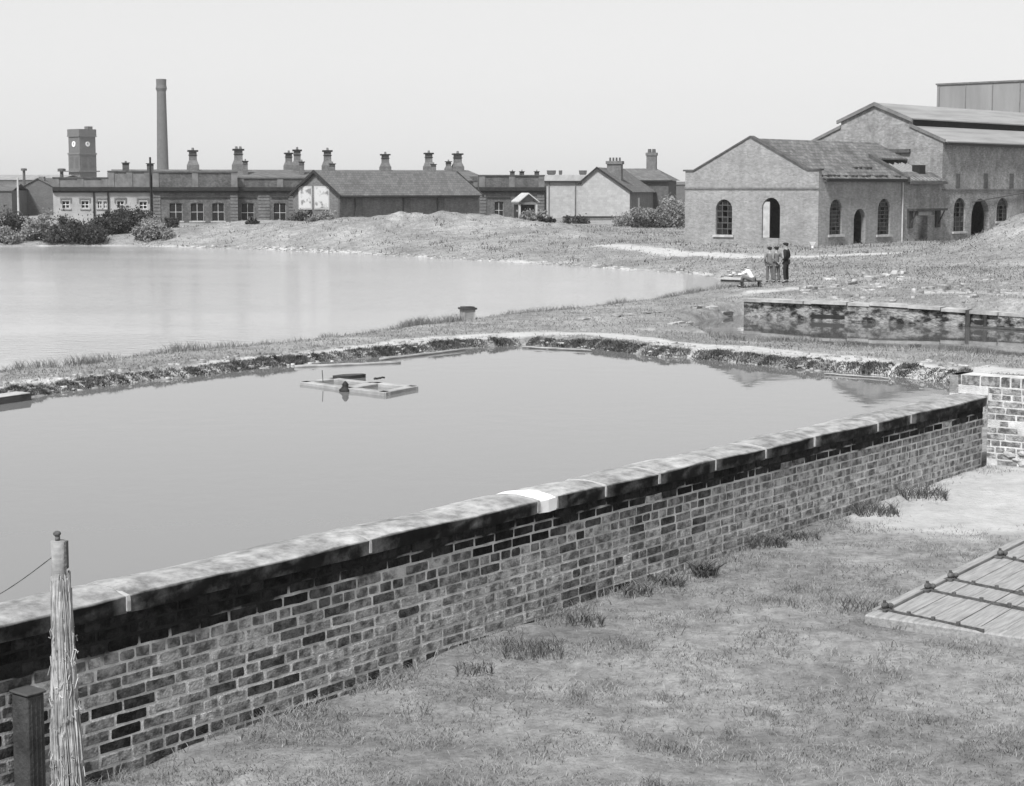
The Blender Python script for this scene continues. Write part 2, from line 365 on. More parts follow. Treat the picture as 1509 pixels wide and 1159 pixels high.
rows = np.concatenate([np.linspace(-14, 6, 24)[:-1], np.exp(np.linspace(math.log(6), math.log(34), 190))[:-1], np.exp(np.linspace(math.log(34), math.log(185), 430))[:-1],
                       np.exp(np.linspace(math.log(185), math.log(1200), 60))[:-1], np.exp(np.linspace(math.log(1200), math.log(9000), 10))])
un = np.concatenate([-np.exp(np.linspace(math.log(3.0), math.log(.34), 26))[:-1], np.linspace(-.34, .34, 560), np.exp(np.linspace(math.log(.34), math.log(3.0), 26))[1:]])
GY, GU = np.meshgrid(rows, un, indexing='ij'); GX = GU*(GY+15)
GZ = height(GX, GY)
pale_paths = [([p2(x, y, z) for x, y, z in ((600,501,.27),(633,499,.28),(700,494,.28),(799,489.5,.28),(870,490,.28),(930,495,.29),(998,505,.3),(1100,512,.31),(1160,517,.32),(1210,523,.33),(1274,530,.34),(1406,541,.37),(1560,548,.5))], .62, 1.0),
    ([p2(x, y, z) for x, y, z in ((0,566,.2),(70,560,.22),(150,553,.25),(215,546,.25),(270,541,.25),(340,530,.26),(430,521,.27),(530,510,.28),(600,501,.28))], .5, .74),
    ([p2(x, y, z) for x, y, z in ((1455,740,1.9),(1520,712,1.92))], 1.35, 1.25), ([p2(x, y, z) for x, y, z in ((1350,760,1.88),(1440,745,1.9))], .32, .9),
    ([p2(x, y, 1.25) for x, y in ((900,357),(1009,364),(1100,368),(1200,370),(1300,370),(1420,370))], 1.4, .82),
    ([p2(x, y, 1.3) for x, y in ((740,338),(830,337),(920,340))], 2.2, .45),
    ([p2(x, y, .8) for x, y in ((1098,436),(1195,441),(1280,444),(1420,451),(1509,458))], .5, .7),
    ([p2(x, y, 1.0) for x, y in ((1370,428),(1440,428),(1530,432))], .9, .6),
    ([p2(x, y, .8) for x, y in ((1110,423),(1180,420))], .8, .7),
    ([p2(x, y, .75) for x, y in ((930,396.5),(1025,402),(1090,405))], .5, .8)]
pale = np.zeros(GX.shape)
for pts, w, k in pale_paths:
    d = pline(pts, GX, GY)+noise(GX, GY, 1.7, 3)*.3*w+noise(GX, GY, .5, 1)*.18*w+noise(GX, GY, 5.3, 6)*.35*w
    pale = np.maximum(pale, k*np.clip(1.35-d/w, 0, 1))
dF = sdist(far_pond, GX, GY)   # stones along the far shore
st = np.clip(1-np.abs(dF-.45)/.6, 0, 1)*(GY > 98)*np.clip(noise(GX, GY, 7, 2)*1.4+.45, 0, 1)
pale = np.maximum(pale, st*.9)
me = bpy.data.meshes.new('ground'); R_, C_ = GX.shape
co = np.stack([GX, GY, GZ], -1).reshape(-1, 3).astype(np.float32)
idx = np.arange(R_*C_).reshape(R_, C_)
fa = np.stack([idx[:-1, :-1], idx[:-1, 1:], idx[1:, 1:], idx[1:, :-1]], -1).reshape(-1, 4)
me.vertices.add(len(co)); me.vertices.foreach_set('co', co.ravel()); me.loops.add(fa.size); me.loops.foreach_set('vertex_index', fa.ravel().astype(np.int32))
me.polygons.add(len(fa)); me.polygons.foreach_set('loop_start', np.arange(0, fa.size, 4, dtype=np.int32)); me.update(calc_edges=True)
me.polygons.foreach_set('use_smooth', np.ones(len(fa), bool))
at_ = me.attributes.new('pale', 'FLOAT', 'POINT'); at_.data.foreach_set('value', pale.ravel().astype(np.float32))
gm = bpy.data.materials.new('grassy_ground'); nt, b = nodes(gm); N = nt.nodes; L = nt.links
tc = N.new('ShaderNodeTexCoord')
def nz(scale, detail=8, rough=.65, vec=None):
    n = N.new('ShaderNodeTexNoise'); n.inputs['Scale'].default_value = scale; n.inputs['Detail'].default_value = detail; n.inputs['Roughness'].default_value = rough
    L.new(vec or tc.outputs['Object'], n.inputs['Vector']); return n.outputs['Fac']
def mr(v, a, b_, c, d):
    r = N.new('ShaderNodeMapRange'); r.inputs[1].default_value = a; r.inputs[2].default_value = b_; r.inputs[3].default_value = c; r.inputs[4].default_value = d
    L.new(v, r.inputs[0]); return r.outputs[0]
def mth(op, a, b_):
    m_ = N.new('ShaderNodeMath'); m_.operation = op
    for i, v in enumerate((a, b_)):
        if isinstance(v, (int, float)): m_.inputs[i].default_value = v
        else: L.new(v, m_.inputs[i])
    return m_.outputs[0]
big = mr(nz(.22, 8), .35, .65, .72, 1.22); fine = mr(nz(7, 10, .8), .32, .68, .55, 1.42); mid = mr(nz(1.3, 9, .75), .35, .65, .70, 1.26)
base = mth('MULTIPLY', mth('MULTIPLY', mth('MULTIPLY', big, fine), mid), .255)
at = N.new('ShaderNodeAttribute'); at.attribute_name = 'pale'
pn = mr(mth('ADD', at.outputs['Fac'], mth('MULTIPLY', nz(2.2, 9, .7), .5)), .45, .95, 0, 1)
pc = mr(nz(3, 9, .7), .3, .7, .34, .52)
mx = N.new('ShaderNodeMix'); mx.data_type = 'FLOAT'
L.new(pn, mx.inputs[0]); L.new(base, mx.inputs[2]); L.new(pc, mx.inputs[3])
L.new(mx.outputs[0], b.inputs['Base Color']); b.inputs['Roughness'].default_value = 1; b.inputs['Specular IOR Level'].default_value = .1
bp = N.new('ShaderNodeBump'); bp.inputs['Strength'].default_value = .8; bp.inputs['Distance'].default_value = .05
L.new(nz(14, 8, .7), bp.inputs['Height']); L.new(bp.outputs[0], b.inputs['Normal'])
g = link('ground', me, gm); g['kind'] = 'structure'

def water(name, poly, body, rip, rs, rough, stretch=(1, 1, 1), margin=1.2):
    cx = sum(p[0] for p in poly)/len(poly); cy = sum(p[1] for p in poly)/len(poly)
    x0 = min(p[0] for p in poly)-margin; x1 = max(p[0] for p in poly)+margin; y0 = min(p[1] for p in poly)-margin; y1 = max(p[1] for p in poly)+margin
    bm = NB(); bm.faces.new([bm.verts.new((p[0], p[1], 0)) for p in poly_grow(poly, margin)])
    m = bpy.data.materials.new(name); nt, b = nodes(m); N_ = nt.nodes; L_ = nt.links
    b.inputs['Base Color'].default_value = g3(body); b.inputs['Roughness'].default_value = rough; b.inputs['IOR'].default_value = 1.33
    tc_ = N_.new('ShaderNodeTexCoord'); mp = N_.new('ShaderNodeMapping'); mp.inputs['Scale'].default_value = stretch
    L_.new(tc_.outputs['Object'], mp.inputs[0]); n = N_.new('ShaderNodeTexNoise'); n.inputs['Scale'].default_value = rs; n.inputs['Detail'].default_value = 4
    L_.new(mp.outputs[0], n.inputs['Vector']); bp_ = N_.new('ShaderNodeBump'); bp_.inputs['Strength'].default_value = 1; bp_.inputs['Distance'].default_value = rip
    L_.new(n.outputs['Fac'], bp_.inputs['Height']); L_.new(bp_.outputs[0], b.inputs['Normal'])
    # drifts of breeze: rougher and smoother reaches
    n2 = N_.new('ShaderNodeTexNoise'); n2.inputs['Scale'].default_value = .09; n2.inputs['Detail'].default_value = 3
    mp2 = N_.new('ShaderNodeMapping'); mp2.inputs['Scale'].default_value = (.4, 1.4, 1); L_.new(tc_.outputs['Object'], mp2.inputs[0]); L_.new(mp2.outputs[0], n2.inputs['Vector'])
    r = N_.new('ShaderNodeMapRange'); r.inputs[1].default_value = .35; r.inputs[2].default_value = .65; r.inputs[3].default_value = rip*.4; r.inputs[4].default_value = rip*1.6
    L_.new(n2.outputs['Fac'], r.inputs[0]); L_.new(r.outputs[0], bp_.inputs['Distance'])
    o = fin(name, bm, m); o['kind'] = 'structure'
    if o.data.polygons[0].normal.z < 0: o.data.flip_normals()
    return o
def poly_grow(poly, m):
    a = sum(poly[i][0]*poly[(i+1) % len(poly)][1]-poly[(i+1) % len(poly)][0]*poly[i][1] for i in range(len(poly)))
    s = 1 if a > 0 else -1; out = []
    for i in range(len(poly)):
        p = Vector(poly[i]); d0 = (p-Vector(poly[i-1])).normalized(); d1 = (Vector(poly[(i+1) % len(poly)])-p).normalized()
        n = Vector((d0.y+d1.y, -d0.x-d1.x))*s
        n = n.normalized() if n.length > .1 else Vector((d0.y, -d0.x))*s
        out.append(tuple(p+n*m))
    return out
water('pond_water', near_pond, .16, .0026, 1.6, .02, (1, .8, 1), .0)
water('reservoir_water', far_pond, .34, .025, 2.2, .12, (.6, 1.6, 1), .25)
water('basin_water', basin, .10, .0010, 2.2, .02, (1, 1, 1), .25)

# ------------------------------------------------------------------ foliage helpers
def blades(name, X, Y, Z, hgt, wid, lean, m, parent=None, tone=None, seg2=True, outw=None):
    n = len(X); a = RNG.uniform(0, 2*PI, n); la = RNG.uniform(0, 2*PI, n)
    dx, dy = np.cos(a)*wid/2, np.sin(a)*wid/2; lx, ly = np.cos(la)*lean*hgt, np.sin(la)*lean*hgt
    b0 = np.stack([X-dx, Y-dy, Z-.01], -1); b1 = np.stack([X+dx, Y+dy, Z-.01], -1)
    m0 = np.stack([X-dx*.8+lx*.35, Y-dy*.8+ly*.35, Z+hgt*.55], -1); m1 = np.stack([X+dx*.8+lx*.35, Y+dy*.8+ly*.35, Z+hgt*.55], -1)
    tp = np.stack([X+lx, Y+ly, Z+hgt*.95], -1)
    co = np.stack([b0, b1, m1, m0, tp], 1).reshape(-1, 3).astype(np.float32)
    k = np.arange(n)*5
    q = np.stack([k, k+1, k+2, k+3], -1); t = np.stack([k+3, k+2, k+4], -1)
    lv = np.concatenate([q, t], 1).reshape(-1).astype(np.int32)
    ls = np.stack([np.arange(n)*7, np.arange(n)*7+4], -1).reshape(-1).astype(np.int32)
    me = bpy.data.meshes.new(name); me.vertices.add(len(co)); me.vertices.foreach_set('co', co.ravel())
    me.loops.add(len(lv)); me.loops.foreach_set('vertex_index', lv); me.polygons.add(len(ls)); me.polygons.foreach_set('loop_start', ls); me.update(calc_edges=True)
    tn = tone if tone is not None else RNG.uniform(0, 1, n)
    at = me.attributes.new('tone', 'FLOAT', 'POINT'); at.data.foreach_set('value', np.repeat(tn, 5).astype(np.float32))
    return link(name, me, m, parent)
def leaves(name, C, size, m, parent=None, tone=None, flat=0.0):
    """C: n x 3 leaf centres -> small random quads"""
    n = len(C); u = RNG.normal(size=(n, 3)); u /= np.linalg.norm(u, axis=1)[:, None]
    v = np.cross(u, RNG.normal(size=(n, 3))); v /= np.linalg.norm(v, axis=1)[:, None]
    s = size*RNG.uniform(.6, 1.3, n)[:, None]; u = u*s; v = v*s*.6
    co = np.stack([C-u, C-v, C+u, C+v], 1).reshape(-1, 3).astype(np.float32)
    me = bpy.data.meshes.new(name); me.vertices.add(4*n); me.vertices.foreach_set('co', co.ravel())
    me.loops.add(4*n); me.loops.foreach_set('vertex_index', np.arange(4*n, dtype=np.int32)); me.polygons.add(n); me.polygons.foreach_set('loop_start', np.arange(0, 4*n, 4, dtype=np.int32)); me.update(calc_edges=True)
    tn = tone if tone is not None else RNG.uniform(0, 1, n)
    at = me.attributes.new('tone', 'FLOAT', 'POINT'); at.data.foreach_set('value', np.repeat(tn, 4).astype(np.float32))
    return link(name, me, m, parent)
def bush(label, px, py, wpx, hpx, Y, m='leaf_dark', n=5200, name='bush', group='bushes before the far works', seed=0, lean=0):
    """py = ground line of the bush in the photo"""
    x = (px-CX)/F*Y; z0 = groundz(x, Y)-.1; w = wpx/F*Y/2; ztop = PY(px, py-hpx, Y)[2]; h = max(.5, ztop-z0)*1.12
    r = empty(name, (x, Y, z0), 0, label, 'bush', group)
    rg = np.random.default_rng(seed+int(px)); n = int(n*1.7); hpx *= 1.15; k = max(12, int(w*h*6)+8); cs = []
    for i in range(k):
        a = rg.uniform(-1, 1); zz = rg.uniform(.1, .85)*(1-.55*a*a); cs.append((a*w*1.02+lean*zz, rg.uniform(-.5, .5)*min(w, 1.8), zz*h*rg.uniform(.7, 1.05), rg.choice((.12, .2, .3, .4))*min(h, w*1.2)))
    cs = np.array(cs); ci = rg.integers(0, k, n); d = rg.normal(size=(n, 3)); d /= np.linalg.norm(d, axis=1)[:, None]
    rr = cs[ci, 3]*(rg.uniform(.35, 1.15, n)+np.where(rg.uniform(0, 1, n) < .08, rg.uniform(0, .7, n), 0))*(1+.25*np.sin(7*d[:, 0]+ci)*np.sin(6*d[:, 2]+2*ci))
    C = cs[ci, :3]+d*rr[:, None]; C[:, 2] = np.maximum(C[:, 2], .03)
    tone = np.clip(rg.uniform(0, 1, n)*.5+rg.uniform(0, 1, k)[ci]*.5, 0, 1)
    leaves('foliage', C, .11, m, r, tone)
    bm = NB()
    for i in range(0, k, 2):
        tube(bm, [(cs[i, 0]*.15, 0, 0), (cs[i, 0]*.5, cs[i, 1]*.5, cs[i, 2]*.5), tuple(cs[i, :3])], .05, 5, .015)
    fin('stem', bm, 'wood_d', r)
    return r

# ------------------------------------------------------------------ foreground wall
def brick_run(bm, lay, frame, x0, x1, z0, nrow, top, rnd, dark_top=None, hdr=4, off=0, tone=1.0, ch=.0745, blen=.225, keep=None):
    O, u, n = map(Vector, frame)
    for r in range(nrow):
        zt = top-r*ch; zb = zt-ch+.016+rnd.uniform(-.002, .003); header = (r % hdr == off)
        x = x0-rnd.uniform(0, .2)
        while x < x1:
            hd = header ^ (rnd.random() < (.12 if header else .07)); ln = (.1035 if hd else blen-.004)*rnd.uniform(.95, 1.04)
            a0 = max(x, x0); a1 = min(x+ln, x1); x += ln+.016*rnd.uniform(.8, 1.5)
            if a1-a0 < .03: continue
            j = rnd.uniform(-.003, .002)
            v = rnd.random(); val = rnd.uniform(.15, .22) if v < .56 else (rnd.uniform(.06, .11) if v < .74 else rnd.uniform(.22, .32))
            xm = (a0+a1)/2; val *= tone*1.12
            if dark_top: val = dark_top(xm, r, nrow, val, rnd)
            if keep and not keep(xm, r, nrow, rnd): continue
            ring = []
            zo = (rnd.uniform(-.002, .002), rnd.uniform(-.002, .002))
            mid = []
            cr = rnd.uniform(.002, .007) if rnd.random() < .8 else rnd.uniform(.007, .014); am = (a0+a1)/2
            prof = []
            for (cx_, cz_, qx, qz) in ((a0, zb, 1, 1), (a1, zb, -1, 1), (a1, zt, -1, -1), (a0, zt, 1, -1)):
                p1 = (cx_+qx*cr, cz_); p2 = (cx_, cz_+qz*cr)
                pair = (p2, p1) if qx*qz > 0 else (p1, p2)
                for pp_ in pair: prof.append((pp_[0], pp_[1], qx, qz))
                if a1-a0 > .15 and (cx_, cz_) in ((a0, zb), (a1, zt)): 
                    for f3 in ((.33, .67) if cx_ == a0 else (.67, .33)): prof.append((a0+(a1-a0)*f3, cz_, 0, qz))
            for (aa, zz, sx_, sz_) in prof:
                jx = rnd.uniform(-.003, .003); jz = rnd.uniform(-.0028, .0028)
                zz2 = zz+zo[0]+(zo[1]-zo[0])*(aa-a0)/(a1-a0)
                ring.append((bm.verts.new(O+u*(aa+jx)+n*.03+Vector((0, 0, zz2+jz))),
                             bm.verts.new(O+u*(aa+jx)+n*(.0015+j)+Vector((0, 0, zz2+jz))),
                             bm.verts.new(O+u*(aa+jx+sx_*.003)+n*(j-.0005)+Vector((0, 0, zz2+jz+sz_*.003)))))
            for q in ring:
                for w in q: w[lay] = val
            for i in range(len(ring)):
                a, b_ = ring[i], ring[(i+1) % len(ring)]
                bm.faces.new([a[0], b_[0], b_[1], a[1]]); bm.faces.new([a[1], b_[1], b_[2], a[2]])
            bm.faces.new([q[2] for q in ring])
rw = random.Random(3)
wall = endw; tag(wall.r, 'long low soot-topped brick wall with stone coping running beside the near pond', 'wall')
X0 = -9.0
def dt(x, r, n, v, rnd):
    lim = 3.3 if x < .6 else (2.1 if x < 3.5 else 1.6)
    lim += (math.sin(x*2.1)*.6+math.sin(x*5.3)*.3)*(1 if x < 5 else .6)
    if r+.2 < lim: v = rnd.uniform(.012, .035)  # sooty courses, with the coping's overhang shadow darkened into the brick tone
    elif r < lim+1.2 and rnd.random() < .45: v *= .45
    gz = 1.95-.02*(WL-x)
    if (top_b-r*.076) < gz-.08+.06 and rnd.random() < .8: v *= .35
    if -1.5 < x < .2 and 5 < r < 11 and rnd.random() < .6: v = rnd.uniform(.02, .05)
    sm = math.sin(x*1.7+r*.35)+.8*math.sin(x*.9-r*.5+2)+.5*math.sin(x*4.1+r)
    if r > 2 and sm > .6: v = v*.45+.32*.55
    if x > 6.5 and r > 1: v = .40*v+.60*.30
    return v
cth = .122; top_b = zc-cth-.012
bm = NB(); lay = bm.verts.layers.float.new('tone')
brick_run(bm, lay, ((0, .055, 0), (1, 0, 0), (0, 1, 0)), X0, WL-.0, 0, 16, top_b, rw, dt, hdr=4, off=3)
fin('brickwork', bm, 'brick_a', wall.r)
bm = NB(); box(bm, X0, WL-.004, .0575, .40, .3, zc-cth-.006)
m = mat('stained_shaded_mortar', .40, .64, 6, .98, .6, 80, spec=.1); nt, b = nodes(m); N = nt.nodes; L = nt.links
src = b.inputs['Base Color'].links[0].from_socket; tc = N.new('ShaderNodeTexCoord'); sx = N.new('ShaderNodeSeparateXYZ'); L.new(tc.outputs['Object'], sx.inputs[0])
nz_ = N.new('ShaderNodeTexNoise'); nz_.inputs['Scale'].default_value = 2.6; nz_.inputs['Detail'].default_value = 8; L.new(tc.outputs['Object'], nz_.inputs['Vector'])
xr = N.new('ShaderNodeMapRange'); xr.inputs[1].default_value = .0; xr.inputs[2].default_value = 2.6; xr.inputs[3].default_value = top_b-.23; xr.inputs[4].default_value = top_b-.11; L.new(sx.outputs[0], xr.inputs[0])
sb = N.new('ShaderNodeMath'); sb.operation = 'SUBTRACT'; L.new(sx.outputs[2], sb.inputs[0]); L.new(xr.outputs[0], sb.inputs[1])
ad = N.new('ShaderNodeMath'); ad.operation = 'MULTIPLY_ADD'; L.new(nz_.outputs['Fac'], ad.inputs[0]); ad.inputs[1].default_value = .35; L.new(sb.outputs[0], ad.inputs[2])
fr2 = N.new('ShaderNodeMapRange'); fr2.inputs[1].default_value = .15; fr2.inputs[2].default_value = .215; fr2.inputs[3].default_value = 1.0; fr2.inputs[4].default_value = .05; L.new(ad.outputs[0], fr2.inputs[0])  # top band of mortar: soot plus the coping's shade put into its colour
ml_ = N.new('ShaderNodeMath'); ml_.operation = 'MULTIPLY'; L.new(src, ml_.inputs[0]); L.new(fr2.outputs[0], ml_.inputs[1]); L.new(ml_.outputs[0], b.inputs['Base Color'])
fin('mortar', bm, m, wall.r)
# coping stones, measured joints along the top edge
ys = .055; jx = [wall.at(px, 873-.229*(px-190), 'y', 0)[0] for px in (190, 547, 795, 822, 894, 973, 1056, 1130, 1202, 1295, 1344)]
joints = [X0, X0+1.7, X0+3.4, X0+5.1, -2.35]+jx+[WL]
def coping(x0, x1, white=False):
    bm = NB(); seg = 8; rings = []; w = .46; rnd = random.Random(int(x0*100)); nx = max(2, int((x1-x0)/.12))
    if white: x0 += .004; x1 -= .004
    for i in range(nx+1):
        x = x0+.006+(x1-x0-.012)*i/nx; ring = []
        endr = .010 if i in (0, nx) else 0
        prof = [(.0+endr, zc-cth), (0+endr, zc-.07), (0+endr, zc-.030)]+[(.012+.0+(w-.024)*t, zc-.022-endr*.8+.030*max(0,math.sin(PI*t))**.8) for t in [k/seg for k in range(seg+1)]]+[(w, zc-.05), (w, zc-cth)]
        for k, (y, z) in enumerate(prof):
            j = .002 if white else .003
            ring.append(bm.verts.new((x+rnd.uniform(-j, j)*.3, y+rnd.uniform(-j, j), z+rnd.uniform(-j, j)+(.0 if k in (0, len(prof)-1) else (.006*math.sin(x*3.1+k*.2))))))
        rings.append(ring)
    for a, b_ in zip(rings[:-1], rings[1:]):
        for k in range(len(a)): bm.faces.new([a[k], a[(k+1) % len(a)], b_[(k+1) % len(a)], b_[k]])
    bm.faces.new(rings[0]); bm.faces.new(rings[-1][::-1])
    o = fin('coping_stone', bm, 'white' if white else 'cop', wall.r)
    if white: o['label'] = 'new white replacement coping block'
# coping material: soot-black front face, weathered pale top
m = bpy.data.materials.new('coping_stone'); nt2, b2 = nodes(m); N2 = nt2.nodes; L2 = nt2.links
tc2 = N2.new('ShaderNodeTexCoord'); sx2 = N2.new('ShaderNodeSeparateXYZ'); L2.new(tc2.outputs['Object'], sx2.inputs[0])
nn = N2.new('ShaderNodeTexNoise'); nn.inputs['Scale'].default_value = 6; nn.inputs['Detail'].default_value = 8; nn.inputs['Roughness'].default_value = .7; L2.new(tc2.outputs['Object'], nn.inputs['Vector'])
nb = N2.new('ShaderNodeTexNoise'); nb.inputs['Scale'].default_value = 1.1; nb.inputs['Detail'].default_value = 6; L2.new(tc2.outputs['Object'], nb.inputs['Vector'])
def MR(v, a, b_, c, d):
    r = N2.new('ShaderNodeMapRange'); r.inputs[1].default_value = a; r.inputs[2].default_value = b_; r.inputs[3].default_value = c; r.inputs[4].default_value = d; L2.new(v, r.inputs[0]); return r.outputs[0]
def MT(op, a, b_):
    m_ = N2.new('ShaderNodeMath'); m_.operation = op
    for i, v in enumerate((a, b_)):
        if isinstance(v, (int, float)): m_.inputs[i].default_value = v
        else: L2.new(v, m_.inputs[i])
    return m_.outputs[0]
# soot line follows the stone's arris (object y), pale lichen patches on top
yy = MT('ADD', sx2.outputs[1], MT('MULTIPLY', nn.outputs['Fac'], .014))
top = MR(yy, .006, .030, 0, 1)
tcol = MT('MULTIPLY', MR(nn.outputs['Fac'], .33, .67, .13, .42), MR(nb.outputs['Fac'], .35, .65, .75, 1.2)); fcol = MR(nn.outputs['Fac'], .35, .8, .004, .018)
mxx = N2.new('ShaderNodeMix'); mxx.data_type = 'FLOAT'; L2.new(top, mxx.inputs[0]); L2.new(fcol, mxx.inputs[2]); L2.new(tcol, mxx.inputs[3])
L2.new(mxx.outputs[0], b2.inputs['Base Color']); b2.inputs['Roughness'].default_value = .92; b2.inputs['Specular IOR Level'].default_value = .15
bb = N2.new('ShaderNodeBump'); bb.inputs['Strength'].default_value = .6; bb.inputs['Distance'].default_value = .008; L2.new(nn.outputs['Fac'], bb.inputs['Height']); L2.new(bb.outputs[0], b2.inputs['Normal'])
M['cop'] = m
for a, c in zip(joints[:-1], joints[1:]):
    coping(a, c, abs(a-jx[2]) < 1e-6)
bm = NB()
for k, xj in enumerate(joints[1:-1]):
    pr = [(.004, zc-cth+.01), (.004, zc-.05), (.010, zc-.020), (.08, zc-.008), (.23, zc+.004), (.38, zc-.008), (.42, zc-.03), (.42, zc-cth+.01)]
    wj = .010 if k % 3 else .015
    if k < 5 or k in (4,): wj = .014
    slab(bm, [(xj-wj, y-.003, z) for y, z in pr], wj*2, (1, 0, 0))
fin('pointing', bm, 'stone', wall.r)

# end wall closing the pond at the right
ew = empty('brick_wall', (wl(WL, 0).x, wl(WL, 0).y, 0), WR-PI/2, 'pale brick wall with upright header course on top, at right angles to the sooty wall end', 'wall')
def ew_top(px, py): return wall.at(px, py, 'x', WL)
t0 = ew_top(1418, 553); t1 = ew_top(1500, 558); ztp = (t0[2]+t1[2])/2
le = -yl
bm = NB(); lay = bm.verts.layers.float.new('tone'); re_ = random.Random(9)
def lighten(x, r, n, v, rnd): 
    return .15+.5*v
fr = ((0, 0, 0), (1, 0, 0), (0, 1, 0))
# soldier course
x = le
O_ = Vector((0, 0, 0))
brick_run(bm, lay, fr, le, 8.0, 0, 1, ztp, re_, lambda x, r, n, v, rnd: rnd.uniform(.14, .20), hdr=1, off=0, ch=.125)
brick_run(bm, lay, fr, le, -.40, 0, 18, ztp-.127, re_, lambda *a: re_.uniform(.2, .27), hdr=4, off=1)
def ruin(x, r, n, rnd): return not (x > .35+.3*math.sin(r) and r > 4 and rnd.random() < .45+.03*r)
brick_run(bm, lay, fr, -.0, 8.0, 0, 12, ztp-.127, re_, lambda *a: re_.uniform(.20, .29), hdr=4, off=1, keep=ruin)
for v in bm.verts:
    pass
fin('brickwork', bm, 'brick_a', ew)
bm = NB(); box(bm, le+.004, -.466, .003, .34, -.2, ztp-.004); box(bm, -.466, -.0, .003, .34, zc-.0, ztp-.004) if ztp > zc+.01 else None
box(bm, .003, 8.0, .003, .34, .9, ztp-.004)
fin('mortar', bm, M['mortar'], ew)
bm = NB(); rr = random.Random(5)
for i in range(110):
    x = rr.uniform(.25, 3.2); z = 1.9+rr.uniform(0, .32)
    s = rr.uniform(.03, .085); nb_ = len(bm.verts); ball(bm, (x, -.005+rr.uniform(-.03, .01), z), s, 1.5, .5, .7, 2); bm.verts.ensure_lookup_table()
    for v_ in bm.verts[nb_:]: v_.co += Vector((rr.uniform(-.2, .2), rr.uniform(-.15, .15), rr.uniform(-.2, .2)))*s
fin('rubble_facing', bm, 'stone', ew)

# ------------------------------------------------------------------ near-side grass and weeds
def near_mask(X, Y, m=0.0):
    lx = (X-Wa.x)*dw.x+(Y-Wa.y)*dw.y; ly = (X-Wa.x)*nw.x+(Y-Wa.y)*nw.y
    return (ly < -.0-m) & (lx < WL-.05)
n = 330000
Y = 7+14*RNG.uniform(0, 1, n)**1.05; X = RNG.uniform(-.31, .36, n)*Y
a_, b_ = decklocal(X, Y)
pp = np.zeros(n)
for pts, w, k in pale_paths[2:4]: pp = np.maximum(pp, np.clip(1.3-pline(pts, X, Y)/w+noise(X, Y, .7, 2)*.3, 0, 1))
dens = .5+.6*noise(X, Y, .9, 2)+.5*noise(X, Y, .33, 4)+.3*noise(X, Y, 2.7, 1)
ok = near_mask(X, Y) & ~((a_ > -.02) & (a_ < 4.4) & (b_ > -.02) & (b_ < 4)) & (RNG.uniform(0, 1, n) > pp*1.3) & (RNG.uniform(0, 1, n) < np.clip(dens, .06, 1))
X, Y = X[ok], Y[ok]; Z = height(X, Y)
ly = -((X-Wa.x)*nw.x+(Y-Wa.y)*nw.y)
hh = RNG.uniform(.010, .034, len(X))*(1+.45*noise(X, Y, 1.1, 6))+.07*np.exp(-ly/.12)*RNG.uniform(0, 1, len(X))
tn = np.clip(.5+.25*noise(X, Y, .6, 3)+.25*noise(X, Y, 1.9, 1)+RNG.normal(0, .2, len(X)), 0, 1)
blades('grass', X, Y, Z, np.maximum(hh, .008), RNG.uniform(.003, .007, len(X)), 1.5, 'grass', tone=tn)['kind'] = 'stuff'

sel = np.nonzero((noise(X, Y, .55, 5)+.6*noise(X, Y, 2.2, 2)+RNG.normal(0, .15, len(X)) > .95) | ((ly < .28) & (RNG.uniform(0, 1, len(X)) < .35)))[0][:26000]
blades('long_grass', X[sel], Y[sel], Z[sel], RNG.uniform(.03, .085, len(sel)), RNG.uniform(.003, .007, len(sel)), .9, 'grass', tone=np.clip(RNG.normal(.3, .3, len(sel)), 0, 1))['kind'] = 'stuff'
def tuft(label, x, y, hgt, n, spread, m='weeds', name='weed_tuft', cat='weed', wid=.012, lean=.9, group='weeds at the foot of the brick wall'):
    n = int(n*2.2); z = groundz(x, y); r = RNG.normal(0, spread, (n, 2)); r[:, 0] *= 1.3; r = np.clip(r, -1.5*spread, 1.5*spread)
    o = blades(name, r[:, 0], r[:, 1], np.zeros(n), hgt*RNG.uniform(.25, 1, n), np.full(n, wid)*RNG.uniform(.3, .8, n), lean, m)
    o.location = (x, y, z); return tag(o, label, cat, group)
w_list = [(1038, 845, .17, 90, .05, .025, 'spiky dark leafed plant standing at the wall foot, the biggest dark one'), (985, 858, .10, 70, .07, .02, 'dark low weed just left of the spiky plant at the wall foot'),
    (940, 872, .09, 60, .07, .02, 'dark weed at the wall foot below the pale brick patch'), (860, 915, .10, 70, .09, .014, 'shaggy dark grass tuft against the wall foot, mid picture'),
    (785, 955, .11, 240, .13, .007, 'wide wispy dark tussock standing out on the turf, left of centre'), (1130, 800, .12, 120, .1, .016, 'flopped long leaved clump at the wall foot under the sixth coping joint'),
    (1180, 790, .10, 90, .1, .016, 'small flopped leafy clump right of the flopped long leaved clump'), (1290, 752, .14, 120, .13, .016, 'tall weeds along the shaded far half of the wall foot'),
    (1360, 728, .14, 120, .13, .016, 'tall weeds nearest the bare pale path at the wall foot'), (700, 985, .07, 60, .08, .012, 'low dark grass at the wall foot left of the shaggy tuft'),
    (1270, 893, .08, 70, .09, .012, 'dark weeds at the near corner of the timber platform')]
for px, py, h, n_, s, w_, lb in w_list:
    q = G(px, py+4, 6, 40); tuft(lb, q[0], q[1], h, n_, s, wid=w_)

